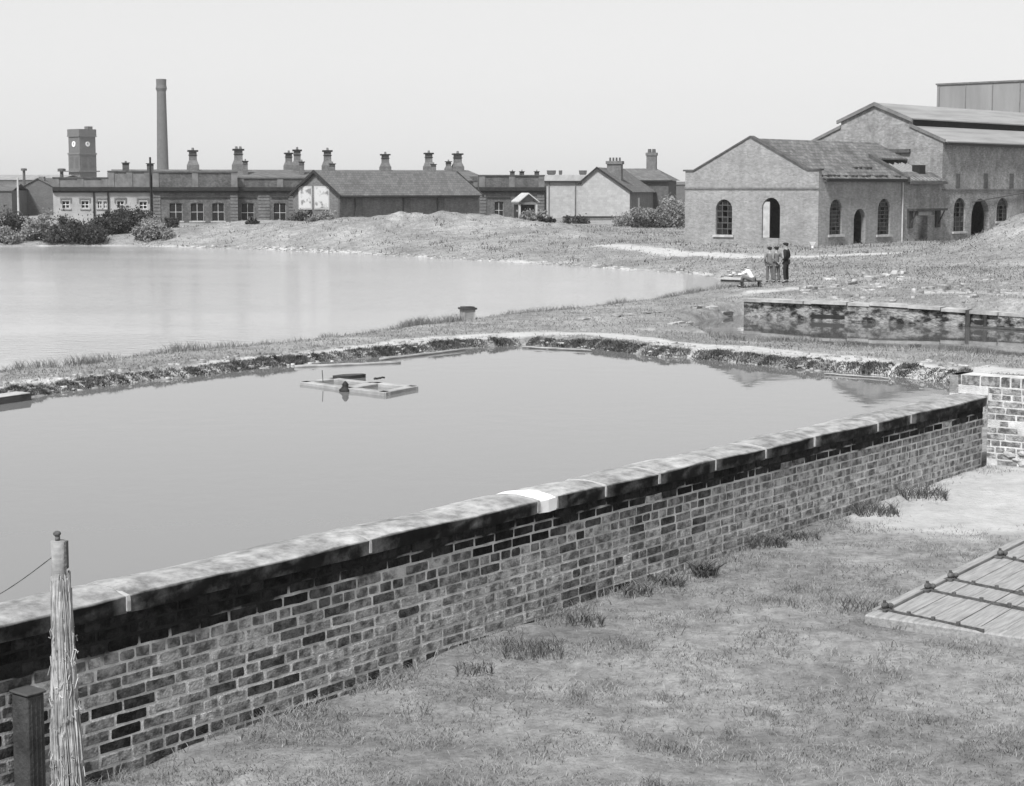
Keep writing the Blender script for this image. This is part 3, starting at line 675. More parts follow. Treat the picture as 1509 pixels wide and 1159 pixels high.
# ------------------------------------------------------------------ bank vegetation (uncountable)
def along(poly, i0, i1, n, off0, off1):
    pts = np.array(poly[i0:i1+1]); seg = np.linalg.norm(np.diff(pts, axis=0), axis=1); cs = np.concatenate([[0], np.cumsum(seg)])
    s = RNG.uniform(0, cs[-1], n); k = np.clip(np.searchsorted(cs, s)-1, 0, len(seg)-1); t = (s-cs[k])/seg[k]
    p = pts[k]+(pts[k+1]-pts[k])*t[:, None]; d = (pts[k+1]-pts[k])/seg[k][:, None]; nn_ = np.stack([d[:, 1], -d[:, 0]], -1)
    return p+nn_*RNG.uniform(off0, off1, n)[:, None], s
# dark fringe on the near pond's far bank
p, s = along(near_pond, 3, 22, 60000, .02, .62)
X, Y = p[:, 0], p[:, 1]; Z = height(X, Y); cl = noise(s, s*0, 1.7, 2)+.7*noise(s, s*0, .6, 5)
ok = (Z > -.04) & (RNG.uniform(-1.2, 1, len(X)) < cl+.45); ok0 = ok; X, Y, Z, cl = X[ok], Y[ok], Z[ok], cl[ok]
lum = np.clip(.7+.5*noise(s, s*0, .45, 1)+.4*noise(s, s*0, .9, 5), .15, 1.7); hb = RNG.uniform(.03, .13, len(X))*lum[ok0]
o = blades('bank_weeds', X, Y, Z, hb, RNG.uniform(.008, .026, len(X)), .9, 'weeds', tone=np.clip(.45+.35*noise(X, Y, .7, 3)+RNG.normal(0, .3, len(X)), 0, 1)); o['kind'] = 'stuff'
# rubble and half-sunk stones along the banks
def rocks(name, X, Y, Z, s, m):
    n = len(X); c = np.array([[x, y, z] for z in (-1, 1) for y in (-1, 1) for x in (-1, 1)], float)
    a = RNG.uniform(0, PI, n); ca, sa = np.cos(a)[:, None], np.sin(a)[:, None]
    V = c[None]*RNG.uniform(.55, 1.15, (n, 8, 1))*np.stack([s*RNG.uniform(.8, 1.7, n), s*RNG.uniform(.6, 1, n), s*RNG.uniform(.3, .6, n)], -1)[:, None, :]
    V[:, 4:, :2] *= .75
    x = V[..., 0]*ca-V[..., 1]*sa; y = V[..., 0]*sa+V[..., 1]*ca
    co = np.stack([x+X[:, None], y+Y[:, None], V[..., 2]+Z[:, None]], -1).reshape(-1, 3).astype(np.float32)
    f = np.array([[0, 2, 3, 1], [4, 5, 7, 6], [0, 1, 5, 4], [1, 3, 7, 5], [3, 2, 6, 7], [2, 0, 4, 6]]); lv = (np.arange(n)[:, None, None]*8+f[None]).reshape(-1).astype(np.int32)
    me = bpy.data.meshes.new(name); me.vertices.add(len(co)); me.vertices.foreach_set('co', co.ravel()); me.loops.add(len(lv)); me.loops.foreach_set('vertex_index', lv)
    me.polygons.add(n*6); me.polygons.foreach_set('loop_start', np.arange(0, n*24, 4, dtype=np.int32)); me.update(calc_edges=True)
    o = link(name, me, m); o['kind'] = 'stuff'
M['rubble'] = mat('bank_rubble', .10, .46, 1.6, .95, .5, 12)
p, s_ = along(near_pond, 3, 22, 1500, -.02, 1.5); X, Y = p[:, 0], p[:, 1]; Z = height(X, Y); ok = RNG.uniform(-1.2, 1.2, len(X)) < noise(s_, s_*0, 2.6, 4)
rocks('bank_rubble', X[ok], Y[ok], np.maximum(Z[ok], -.02), RNG.uniform(.03, .10, ok.sum()), 'rubble')
p, s_ = along(far_pond, 15, 26, 1300, -.1, .9); X, Y = p[:, 0], p[:, 1]; Z = height(X, Y); ok = RNG.uniform(-1.0, 1.4, len(X)) < noise(s_, s_*0, 9, 4)
rocks('shore_stones', X[ok], Y[ok], np.maximum(Z[ok], -.02), RNG.uniform(.06, .18, ok.sum()), 'rubble')
n_ = 420; Y = RNG.uniform(60, 84, n_); X = (RNG.uniform(1180, 1560, n_)-CX)/F*Y; Z = height(X, Y); ok = (Z > .3) & (RNG.uniform(-.9, .9, n_) < noise(X, Y, 3, 6))
rocks('quay_rubble', X[ok], Y[ok], Z[ok], RNG.uniform(.06, .2, ok.sum()), 'rubble')
# dry grass on the spit and around the basin
def scatter(name, px0, px1, y0, y1, n, h0, h1, wid, m='grass', dens=None, lean=.7, tones=None):
    Y = np.exp(RNG.uniform(math.log(y0), math.log(y1), n)); X = (RNG.uniform(px0, px1, n)-CX)/F*Y; Z = height(X, Y)
    ok = (Z > .03)
    if dens is not None: ok &= RNG.uniform(0, 1, n) < dens(X, Y)
    pm = np.zeros(n)
    for pts, w, k in pale_paths: pm = np.maximum(pm, np.clip(1.5-pline(pts, X, Y)/w, 0, 1)*k)
    ok &= RNG.uniform(0, 1, n) > pm*1.1
    X, Y, Z = X[ok], Y[ok], Z[ok]
    tn = np.clip(.55+.3*noise(X, Y, 2.5, 3)+.3*noise(X, Y, 8, 1)+RNG.normal(0, .14, len(X)), 0, 1) if tones is None else RNG.uniform(*tones, len(X))
    o = blades(name, X, Y, Z, RNG.uniform(h0, h1, len(X))*(1+.4*noise(X, Y, 2.3, 5)), wid*RNG.uniform(.6, 1.4, len(X)), lean, m, tone=tn); o['kind'] = 'stuff'; return o
scatter('spit_grass', -80, 1600, 34, 78, 110000, .03, .09, .022, lean=1.1)
p, s = along(far_pond, 1, 14, 26000, -.05, .9)
X, Y = p[:, 0], p[:, 1]; Z = height(X, Y); cl = noise(s, s*0, 6, 2)+.8*noise(s, s*0, 2.2, 5); ok = (Z > .0) & (RNG.uniform(-.9, 1.8, len(X)) < cl)
X, Y, Z, cl = X[ok], Y[ok], Z[ok], cl[ok]
blades('reed_grass', X, Y, Z, RNG.uniform(.05, .26, len(X))*(1+.7*np.clip(cl, -1, 1)), RNG.uniform(.008, .018, len(X)), .6, 'grass', tone=RNG.uniform(.0, .45, len(X)))['kind'] = 'stuff'
scatter('meadow_grass', -80, 1600, 78, 185, 130000, .03, .12, .045, lean=1.1)
scatter('meadow_weeds', -80, 1600, 100, 180, 90000, .06, .30, .05, 'weeds', dens=lambda X, Y: np.clip(noise(X, Y, 4.5, 4)+.6*noise(X, Y, 1.6, 1)-.30, 0, 1)*1.3, lean=.7, tones=(.1, .9))
p, s = along(basin, 8, 15, 12000, -.5, .9); 
X, Y = p[:, 0], p[:, 1]; Z = height(X, Y); ok = (Z > -.05) & (RNG.uniform(-.8, 1.4, len(X)) < noise(s, s*0, 2, 2))
blades('basin_reeds', X[ok], Y[ok], Z[ok], RNG.uniform(.08, .3, ok.sum()), np.full(ok.sum(), .025), .5, 'grass', tone=RNG.uniform(0, .6, ok.sum()))['kind'] = 'stuff'

# ------------------------------------------------------------------ post with net, wire, box
pz = groundz(-2.1, 7.9); PXp = (75-CX)/F*8.0
post = empty('wooden_post', (PXp, 8.0, pz), 0, 'thin weathered wooden post with a small ball cap in front of the brick wall', 'post')
ztop = PY(75, 797, 8.0)[2]-pz
bm = NB(); n_ = 14
tube(bm, [(.02-.02*i/n_+.003*math.sin(i), 0, ztop*i/n_) for i in range(n_+1)], .037, 10, .034); fin('shaft', bm, 'wood', post, True)
bm = NB(); tube(bm, [(0, 0, ztop), (0, 0, ztop+.022)], .012, 8); ball(bm, (-.002, 0, ztop+.033), .017, 1.1, 1.1, .8); fin('ball_cap', bm, 'iron', post, True)
bm = NB(); box(bm, .034, .044, -.02, .02, ztop-.13, ztop-.003); fin('iron_strap', bm, 'iron', post)
bm = NB(); rn = random.Random(2); lyn = bm.verts.layers.float.new('tone')
zn = PY(70, 850, 8.0)[2]-pz
for k in range(230):
    a = rn.uniform(0, 2*PI); pts = []; z0 = zn-rn.uniform(-.03, .16); ph = rn.uniform(0, 6)
    for i in range(13):
        t = i/12; z = z0*(1-t)+.03*t; spread = .039+.038*max(0,1-z/zn)**.75*rn.uniform(.94, 1.06)
        lump = 1+.10*math.sin(9*t+3*math.cos(a))+rn.uniform(-.07, .07); pts.append((.008+spread*lump*math.cos(a+.4*math.sin(3*t+ph))+.02*(1-z/zn)+rn.uniform(-.004, .004), spread*lump*.85*math.sin(a+.4*math.sin(3*t+ph)), z))
    tone_ = rn.uniform(.45, 1.25); nb_ = len(bm.verts); tube(bm, pts, rn.choice((.0022, .003, .004)), 4); bm.verts.ensure_lookup_table()
    for v_ in bm.verts[nb_:]: v_[lyn] = tone_
for k in range(420):
    t = rn.uniform(.12, 1); z = zn*(1-t)+.03*t; a = rn.uniform(0, 2*PI); sp_ = .039+.044*max(0, 1-z/zn)**.7; nb_ = len(bm.verts)
    p0 = Vector((.008+sp_*math.cos(a)+.02*t, sp_*.85*math.sin(a), z)); p1 = p0+Vector((rn.uniform(-.015, .015), rn.uniform(-.015, .01), rn.uniform(-.05, .05))); p2_ = p1+Vector((rn.uniform(-.015, .015), rn.uniform(-.01, .01), rn.uniform(-.05, .02)))
    tube(bm, [p0, p1, p2_], .0025, 4); bm.verts.ensure_lookup_table(); tone_ = rn.uniform(.5, 1.3)
    for v_ in bm.verts[nb_:]: v_[lyn] = tone_
net = fin('net', bm, 'net'); net.location = post.location; tag(net, 'pale cord net bundled and draped down the thin wooden post', 'net')
bm = NB(); a = Vector((PXp-.03, 7.99, PY(64, 822, 8)[2])); c = Vector((-2.9, 8.1, PY(-60, 915, 8)[2])); pts = []
for i in range(25):
    t = i/24; p_ = a.lerp(c, t); p_.z -= .16*math.sin(PI*t)*.6; pts.append(p_)
tube(bm, pts, .0028, 5); tag(fin('wire', bm, 'iron'), 'thin slack wire sagging left from the top of the wooden post', 'wire')
q = wall.at(40, 1018, 'y', .0); q2 = wall.at(26, 1016, 'y', -.03); q3 = wall.at(52, 1016, 'y', -.03)
bx = empty('wooden_box', tuple(wl((q2[0]+q3[0])/2, -.06, groundz(*wl(q2[0], -.1).xy))), WR, 'dark upright wooden box standing against the wall behind the net', 'box')
zt = q[2]-bx.location.z; hw = (q3[0]-q2[0])/2
bm = NB(); box(bm, -hw, hw, -.05, .09, 0, zt); bmesh.ops.bevel(bm, geom=list(bm.edges), offset=.008, segments=1, affect='EDGES')
for s in (-.5, 0, .5): box(bm, s*hw-.003, s*hw+.003, -.053, -.05, .02, zt-.02)
fin('case', bm, 'wood_d', bx)
bm = NB(); box(bm, -hw-.01, hw+.01, -.06, .10, zt+.002, zt+.018); bmesh.ops.bevel(bm, geom=list(bm.edges), offset=.006, segments=1, affect='EDGES'); fin('lid', bm, 'stone_d', bx)

# ------------------------------------------------------------------ timber platform
dk = empty('timber_platform', tuple(deckO), math.atan2(deckA.y, deckA.x), 'flat platform of pale planks with iron strap bolts lying on the grass at lower right', 'platform')
dk.location.z = ZD-.050
dkb = Bld('tmp', None, None, tuple(dk.location), dk.rotation_euler.z); bpy.data.objects.remove(dkb.r)
def dl(px, py, z):
    q = P(px, py, z-.02+dk.location.z); dx = q[0]-dk.location.x; dy = q[1]-dk.location.y
    return dx*deckA.x+dy*deckA.y, -(dx*deckB.x+dy*deckB.y)
bm = NB(); y = 0.05; rn = random.Random(4); DLen = 4.2
while y < 3.6:
    w = rn.uniform(.17, .21); v = box(bm, .02+rn.uniform(-.01, .01), DLen, -(y+w-.008), -y, -.06, .055+rn.uniform(-.004, .004)); y += w
fin('planking', bm, M['wood'], dk)
bm = NB(); box(bm, -.14, .018, -3.8, .04, -.06, .062); bmesh.ops.bevel(bm, geom=list(bm.edges), offset=.012, segments=1, affect='EDGES'); fin('edge_beam', bm, 'wood', dk)
bm = NB(); box(bm, .02, DLen, -.035, .045, -.06, .07); fin('side_beam', bm, 'wood', dk)
for k, (px, py, ex, ey) in enumerate(((1304, 897, 1450, 930), (1367, 868, 1530, 902), (1401, 852, 1540, 882), (1474, 819, 1560, 838))):
    x0, y0 = dl(px, py, .09); x1, y1 = dl(ex, ey, .09)
    bm = NB(); d = Vector((x1-x0, y1-y0, 0)); d.normalize(); s = Vector((-d.y, d.x, 0))*.006
    a = Vector((x0, y0, .050)); c = Vector((x1, y1, .062))
    slab(bm, [a-s+Vector((0, 0, .02)), c-s+Vector((0, 0, .02)), c+s+Vector((0, 0, .02)), a+s+Vector((0, 0, .02))], .02, (0, 0, -1))
    for t in (.25, .5, .75):
        p_ = a.lerp(c, t); tube(bm, [p_+Vector((0, 0, .0)), p_+Vector((0, 0, .034))], .017, 8)
    st = fin('iron_strap', bm, 'iron', dk)
    bm = NB(); ball(bm, (x0, y0, .095), .034, 1.1, .8, .8, 2); ball(bm, (x0+.035, y0-.03, .09), .024, 1, 1, .9, 2); tube(bm, [(x0-.01, y0, .05), (x0-.01, y0, .135)], .013, 8)
    box(bm, x0-.07, x0+.05, y0-.035, y0+.035, .058, .072)
    fin('bolt', bm, 'iron', st, False)

# ------------------------------------------------------------------ things on the near pond
def timber_ring(pts, w, h, z0, rootloc, name, m, parent):
    bm = NB(); n = len(pts)
    for i in range(n):
        a = Vector(pts[i]).to_3d(); c = Vector(pts[(i+1) % n]).to_3d(); d = (c-a).normalized(); s = Vector((-d.y, d.x, 0))*w/2
        e = 0 if i % 2 else w/2
        a2 = a-d*(e-(0 if i % 2 == 0 else -w/2)); c2 = c+d*(e-(0 if i % 2 == 0 else -w/2))
        o = Vector(rootloc)
        slab(bm, [a2-s-o+Vector((0, 0, z0+h)), c2-s-o+Vector((0, 0, z0+h)), c2+s-o+Vector((0, 0, z0+h)), a2+s-o+Vector((0, 0, z0+h))], h+.05, (0, 0, -1))
    bmesh.ops.bevel(bm, geom=list(bm.edges), offset=.015, segments=1, affect='EDGES')
    return fin(name, bm, m, parent)
rc = P(530, 569, 0); raft = empty('raft', rc, 0, 'pale raft of two joined timber frames floating on the near pond', 'raft')
def q2_(px, py): q = P(px, py, .1); return (q[0], q[1], 0)
timber_ring([q2_(514, 570.5), q2_(566, 576.5), q2_(607, 568.5), q2_(556, 563.5)], .24, .09, .0, (rc[0], rc[1], 0), 'frame', 'raft', raft)
timber_ring([q2_(451, 561.5), q2_(509, 569.5), q2_(549, 563), q2_(492, 556.5)], .24, .08, .0, (rc[0], rc[1], 0), 'frame', 'raft', raft)
a = P(476, 562, .12); bm = NB(); tube(bm, [(a[0]-rc[0], a[1]-rc[1], .1), (a[0]-rc[0]-.02, a[1]-rc[1], .40)], .012, 6); fin('mooring_pin', bm, 'iron', raft)
q = P(509, 577, 0); bm = NB()
prof = [(0, -.12), (.10, -.1), (.15, -.02), (.16, .04), (.10, .09), (.075, .13), (.085, .17), (.05, .22), (.02, .25), (0, .26)]
sg = 14; rings = [[bm.verts.new((max(r, .002)*math.cos(2*PI*k/sg), max(r, .002)*math.sin(2*PI*k/sg), z)) for k in range(sg)] for r, z in prof]
for r0, r1 in zip(rings[:-1], rings[1:]):
    for k in range(sg): bm.faces.new([r0[k], r0[(k+1) % sg], r1[(k+1) % sg], r1[k]])
o = fin('buoy', bm, 'black', None, True); o.location = q; tag(o, 'small black buoy floating in front of the pale raft', 'buoy')
# half-sunk dark boat end behind the raft
q0 = P(492, 558, 0); q1 = P(540, 556.5, 0); bm = NB()
for i in range(9):
    t = i/8; w = .04+.17*math.sin(PI*min(1, t*.8+.1)); zt = .17+.05*t
    vs = [bm.verts.new((1.0*t, -w, -.05)), bm.verts.new((1.0*t, -w*1.2, zt)), bm.verts.new((t, w*1.2, zt-.01)), bm.verts.new((t, w, -.05))]
    if i:
        for k in range(4): bm.faces.new([pv[k], vs[k], vs[(k+1) % 4], pv[(k+1) % 4]])
    else: bm.faces.new(vs[::-1])
    pv = vs
bm.faces.new(pv); o = fin('sunken_punt', bm, 'wood_d'); o.location = q0; o.rotation_euler = (0, 0, math.atan2(q1[1]-q0[1], q1[0]-q0[0])+.1); o.scale = (.85, 1, .42)
tag(o, 'dark waterlogged punt end just behind the raft', 'boat')
def log(name, label, cat, pa, pb, r, m, z=.03, group=None, sag=.0):
    a = Vector(P(*pa, z)); c = Vector(P(*pb, z)); bm = NB(); nn_ = 8
    d = c-a; ln = d.length
    tube(bm, [(ln*i/nn_, .02*math.sin(i*1.3), .008*math.sin(i*2.1)) for i in range(nn_+1)], r, 8, r*.8); o = fin(name, bm, m, None, True)
    o.location = a; o.rotation_euler = (0, 0, math.atan2(d.y, d.x)); return tag(o, label, cat, group)
log('floating_pole', 'pale pole afloat along the bank, left of the raft', 'pole', (434, 541), (590, 534.5), .05, 'raft', .02)
log('floating_plank', 'dark-edged plank at the water edge above the raft, right of the pale pole', 'plank', (560, 530), (684, 515.5), .05, 'wood', .03)
log('pipe', 'thin light pipe lying at the water edge right of the crate reflection', 'pipe', (770, 511.5), (872, 516.5), .03, 'raft', .04)
log('drift_pole', 'short pole stuck up from the water behind the raft', 'pole', (552, 558.5), (566, 556.5), .03, 'wood_d', .08)
log('waterline_pole', 'long thin pole afloat at the right, before the reeds near the end wall', 'pole', (1215, 551), (1310, 557.5), .025, 'raft', .03)
a = P(-60, 596, .12); o = None
sl = empty('stone_slab', a, math.atan2(P(40, 582, .12)[1]-a[1], P(40, 582, .12)[0]-a[0]), 'squared stone slab at the far left water edge', 'slab')
bm = NB(); ln = (Vector(P(40, 582, .12))-Vector(a)).length; box(bm, 0, ln, -.15, .35, -.25, .03); bmesh.ops.bevel(bm, geom=list(bm.edges), offset=.02, segments=2, affect='EDGES'); fin('block', bm, 'stone_d', sl)
bm = NB(); box(bm, .02, ln-.02, -.14, .33, .032, .065); bmesh.ops.bevel(bm, geom=list(bm.edges), offset=.015, segments=1, affect='EDGES'); fin('top_face', bm, 'stone', sl)

# crate-like bin on the spit
q = G(689, 472, 30, 90); bn = empty('wooden_bin', q, .35, 'small square wooden bin with a dark rim on the grass spit', 'bin')
k = q[1]/F; w = 9.5*k; h = 20*k
bm = NB(); frustum(bm, 0, 0, .0, h*.78, w*.8, w*.8, w*.95, w*.95); fin('body', bm, 'wood', bn)
bm = NB()
for sx_ in (-1, 1):
    for sy_ in (-1, 1): frustum(bm, sx_*w*.82, sy_*w*.82, -.03, h*.8, .03, .03, .035, .035)
fin('corner_post', bm, 'raft', bn)
bm = NB(); box(bm, -w*1.18, w*1.18, -w*1.18, w*1.18, h*.79, h*.93); box(bm, -w*.9, w*.9, -w*.9, w*.9, h*.932, h*1.0); fin('rim', bm, 'wood_d', bn)

# ------------------------------------------------------------------ lock basin walls
def quay(pts, ztops, label, base=-.6, name='quay_wall', th=.6, coping_m='stone', face='mid_brick', cop_h=.12, slabw=1.6):
    """retaining wall along world points, coping slabs on top"""
    o0 = Vector((pts[0][0], pts[0][1], 0)); r = empty(name, o0, 0, label, 'wall')
    bm = NB()
    for (p, q, z0, z1) in zip(pts[:-1], pts[1:], ztops[:-1], ztops[1:]):
        a = Vector((p[0], p[1], 0))-o0; c = Vector((q[0], q[1], 0))-o0; d = (c-a).normalized(); s = Vector((-d.y, d.x, 0))*th
        vs = [a, c, c+s, a+s]; lo = [bm.verts.new((v.x, v.y, base)) for v in vs]; hi = [bm.verts.new((v.x, v.y, (z0, z1, z1, z0)[i]-cop_h)) for i, v in enumerate(vs)]
        bm.faces.new(lo[::-1]); bm.faces.new(hi)
        for i in range(4): bm.faces.new([lo[i], lo[(i+1) % 4], hi[(i+1) % 4], hi[i]])
    fin('face', bm, face, r)
    rn = random.Random(int(abs(o0.x)*10)); bm = NB()
    for (p, q, z0, z1) in zip(pts[:-1], pts[1:], ztops[:-1], ztops[1:]):
        a = Vector((p[0], p[1], 0))-o0; c = Vector((q[0], q[1], 0))-o0; ln = (c-a).length; d = (c-a)/ln; s = Vector((-d.y, d.x, 0)); t = 0.0
        while t < ln-.2:
            t2 = min(ln, t+slabw*rn.uniform(.5, 1.3)); e = rn.uniform(-.03, .09)
            if rn.random() < .14: t = t2; continue
            pa = a+d*(t+.01); pb = a+d*(t2-.01); za = z0+(z1-z0)*t/ln; zb = z0+(z1-z0)*t2/ln; dz = rn.uniform(-.05, .03)
            v = [pa-s*(.06+e), pb-s*(.06+e), pb+s*(th+.02), pa+s*(th+.02)]; zz = [za+dz, zb+dz, zb+dz, za+dz]
            slab(bm, [Vector((w_.x, w_.y, z_)) for w_, z_ in zip(v, zz)], cop_h-.004, (0, 0, -1)); t = t2
    fin('coping', bm, coping_m, r)
    return r
M['rubble_slab'] = mat('worn_slab', .16, .46, 1.1, .95, .5, 12)
M['quay_face'] = mat('stained_quay_masonry', .02, .30, 2.2, .95, .9, 7, detail=12, stretch=(1, 1, 1.7), c0=.42, c1=.60, bdist=.08)
def qp(px, py, z=0): return P(px, py, z)[:2]
qpts = [qp(1096, 466), qp(1196, 472.5), qp(1281, 476), qp(1425, 482), qp(1520, 488), qp(1800, 505)]
qz = [PY(1096, 439, qpts[0][1])[2], PY(1196, 443.5, qpts[1][1])[2], PY(1281, 447, qpts[2][1])[2], PY(1425, 456, qpts[3][1])[2], PY(1509, 462, qpts[4][1])[2], .8]
qw = quay(qpts, qz, 'stained masonry quay wall of the small basin with pale coping slabs', face='quay_face', coping_m='rubble_slab')
qo = Vector((qpts[0][0], qpts[0][1], 0))
bm = NB()
for px0, px1, py0, py1 in ((1199, 1245, 463.5, 469), (1272, 1286, 468, 471), (1436, 1450, 471.5, 478)):
    a = Vector(PY(px0, py0, qp(px0, 474)[1]-.0)); k = (px0-1196)/(1800-1196)
    def onq(px):
        for (p, q, u0, u1) in zip(qpts[:-1], qpts[1:], (1096, 1196, 1281, 1425, 1520), (1196, 1281, 1425, 1520, 1800)):
            if u0 <= px <= u1: t = (px-u0)/(u1-u0); return Vector((p[0]+(q[0]-p[0])*t, p[1]+(q[1]-p[1])*t, 0))
    A, B = onq(px0), onq(px1); zlo = PY(px0, py1, A.y)[2]; zhi = PY(px0, py0, A.y)[2]; d = (B-A).normalized(); s = Vector((-d.y, d.x, 0))
    v = [A-s*.012-qo, B-s*.012-qo, B-s*.012-qo, A-s*.012-qo]
    slab(bm, [Vector((v[0].x, v[0].y, zlo)), Vector((v[1].x, v[1].y, zlo)), Vector((v[1].x, v[1].y, zhi)), Vector((v[0].x, v[0].y, zhi))], .02, tuple(s))
fin('culvert_mouth', bm, 'black', qw)
A = onq(1424); bm = NB(); s = .06; box(bm, A.x-qo.x-.07, A.x-qo.x+.07, A.y-qo.y-.22, A.y-qo.y-.09, -.3, qz[3]-.02); fin('fender_post', bm, 'wood_d', qw)
A = onq(1450); bm = NB(); box(bm, A.x-qo.x-.05, A.x-qo.x+.05, A.y-qo.y-.2, A.y-qo.y-.09, -.3, qz[3]-.15); fin('fender_post', bm, 'wood_d', qw)
bm = NB(); a = onq(1430)-qo; c = onq(1520)-qo; tube(bm, [(a.x, a.y-.15, .0), (c.x, c.y-.15, .02)], .07, 8); fin('fender_beam', bm, 'wood_d', qw)
# kerb of rough stones of the silted inlet left of the basin
kp = [qp(848, 463, .5), qp(900, 460, .5), qp(960, 455, .5), qp(1015, 449, .55), qp(1060, 445, .6), qp(1100, 441, .65)]
r = empty('stone_kerb', (kp[0][0], kp[0][1], 0), 0, 'row of rough dark kerb stones across the grass spit, left of the basin', 'kerb'); rn = random.Random(8); bm = NB()
for (p, q) in zip(kp[:-1], kp[1:]):
    ln = math.dist(p, q); n_ = max(2, int(ln/.75))
    for i in range(n_):
        t = (i+.5)/n_; x = p[0]+(q[0]-p[0])*t; y = p[1]+(q[1]-p[1])*t; z = groundz(x, y)
        if rn.random() < .12: continue
        m_ = Matrix.Translation((x-kp[0][0], y-kp[0][1], z+.0)) @ Matrix.Rotation(math.atan2(q[1]-p[1], q[0]-p[0])+rn.uniform(-.2, .2), 4, 'Z') @ Matrix.Diagonal((rn.uniform(.4, .65), .25, rn.uniform(.12, .22), 1))
        bmesh.ops.create_cube(bm, size=1, matrix=m_)
bmesh.ops.bevel(bm, geom=list(bm.edges), offset=.03, segments=1, affect='EDGES')
for v_ in bm.verts: v_.co += Vector((rn.uniform(-.05, .05), rn.uniform(-.05, .05), rn.uniform(-.05, .02)))
fin('kerb_stones', bm, 'rubble', r)
ip = [qp(1100, 452, .5), qp(1050, 461, .45), qp(985, 473, .42)]
r = empty('stone_kerb', (ip[0][0], ip[0][1], 0), 0, 'short line of pale flush stones slanting down to the basin tip', 'kerb'); bm = NB()
for (p, q) in zip(ip[:-1], ip[1:]):
    ln = math.dist(p, q); n_ = max(2, int(ln/.6))
    for i in range(n_):
        t = (i+.5)/n_; x = p[0]+(q[0]-p[0])*t; y = p[1]+(q[1]-p[1])*t; z = groundz(x, y)
        m_ = Matrix.Translation((x-ip[0][0], y-ip[0][1], z-.01)) @ Matrix.Rotation(math.atan2(q[1]-p[1], q[0]-p[0])+rn.uniform(-.2, .2), 4, 'Z') @ Matrix.Diagonal((rn.uniform(.4, .6), .2, rn.uniform(.1, .16), 1))
        bmesh.ops.create_cube(bm, size=1, matrix=m_)
fin('kerb_stones', bm, 'stone', r)
# rear terrace walls at the right
for (pa, pb, z0, z1, lb, fm) in (((1362, 432), (1600, 444), 1.02, 1.3, 'low ruined wall of pale blocks behind the quay at the right edge', 'rubble'), ((1180, 428), (1330, 414), .9, 1.05, 'broken line of rough stones in the grass behind the quay', 'rubble')):
    A = P(*pa, z0-.25); B = P(*pb, z0-.25); r = empty('ruined_wall', (A[0], A[1], 0), 0, lb, 'wall'); bm = NB(); ln = math.dist(A[:2], B[:2]); n_ = int(ln/.55); rn = random.Random(int(pa[0]))
    for i in range(n_):
        t = (i+.5)/n_; x = A[0]+(B[0]-A[0])*t; y = A[1]+(B[1]-A[1])*t; z = groundz(x, y)
        if rn.random() < .12: continue
        for lv in range(1):
            m_ = Matrix.Translation((x-A[0]+rn.uniform(-.1, .1), y-A[1]+rn.uniform(-.1, .1), z+rn.uniform(-.04, .08))) @ Matrix.Rotation(math.atan2(B[1]-A[1], B[0]-A[0])+rn.uniform(-.15, .15), 4, 'Z') @ Matrix.Diagonal((rn.uniform(.3, .65), .35, rn.uniform(.14, .34), 1))
            bmesh.ops.create_cube(bm, size=1, matrix=m_)
    bmesh.ops.bevel(bm, geom=list(bm.edges), offset=.03, segments=1, affect='EDGES')
    for v_ in bm.verts: v_.co += Vector((rn.uniform(-.04, .04), rn.uniform(-.04, .04), rn.uniform(-.05, .04)))
    fin('blocks', bm, fm, r)

# ------------------------------------------------------------------ pump house (gable front) and the mill behind
zb = 1.25
A = Vector(P(1009, 357, zb)); B = Vector(P(1205, 362, zb)); W = (B-A).length; rz = math.atan2(B.y-A.y, B.x-A.x)
ph = Bld('pump_house', 'brick gable-ended pump house with arched doorway and windows, derelict slate roof', 'building', tuple(A), rz)
dF_ = ((0, 0, 0), (1, 0, 0), (0, 1, 0)); L1 = ph.sy(1331, W); dS = ((W, 0, 0), (0, 1, 0), (-1, 0, 0))
ez = ph.fz(1009, 254); az = ph.fz(1098, 203)
def FX(px, py): q = ph.at(px, py, 'y', 0); return q[0], q[2]
def SX(px, py): q = ph.at(px, py, 'x', W); return q[1], q[2]
def archF(px0, px1, pt, pb): 
    x0, z1 = FX(px0, pt); x1, z0 = FX(px1, pb); z0 = ph.fz(px0, pb); return arch(x0, x1, max(z0, .02), z1)
def archS(px0, px1, pt, pb):
    x0, z1 = SX(px0, pt); x1, _ = SX(px1, pb); return arch(x0, x1, max(SX((px0+px1)/2, pb)[1], .02), z1)
fw = archF(1055, 1078.5, 294, 346); fd = archF(1123, 1149, 291.5, 351); W2 = W/2
kz = .55
bm = NB()
panel(bm, dF_, [(0, -.4), (W, -.4), (W, ez+.05), (W-.9, ez+.05), (W2, az), (.75, ez+.05), (0, ez+.05)], [fw, fd], .35)
hs = [archS(1223, 1240.5, 294, 346), archS(1258.5, 1275, 308, 360), archS(1294, 1311.5, 293, 346)]
sl_z = SX(1205, 263)[1]
panel(bm, dS, [(.352, -.4), (L1, -.4), (L1, sl_z), (.352, sl_z)], hs, .35)
box(bm, 0, .35, .352, L1+5, -.4, sl_z)                      # far side wall
fin('wall', bm, 'gable_brick', ph.r)
# string course
bm = NB(); z = ph.fz(1100, 277.5); box(bm, -.06, W+.05, -.06, -.002, z-.09, z+.03); fin('string_course', bm, 'mid_brick', ph.r)
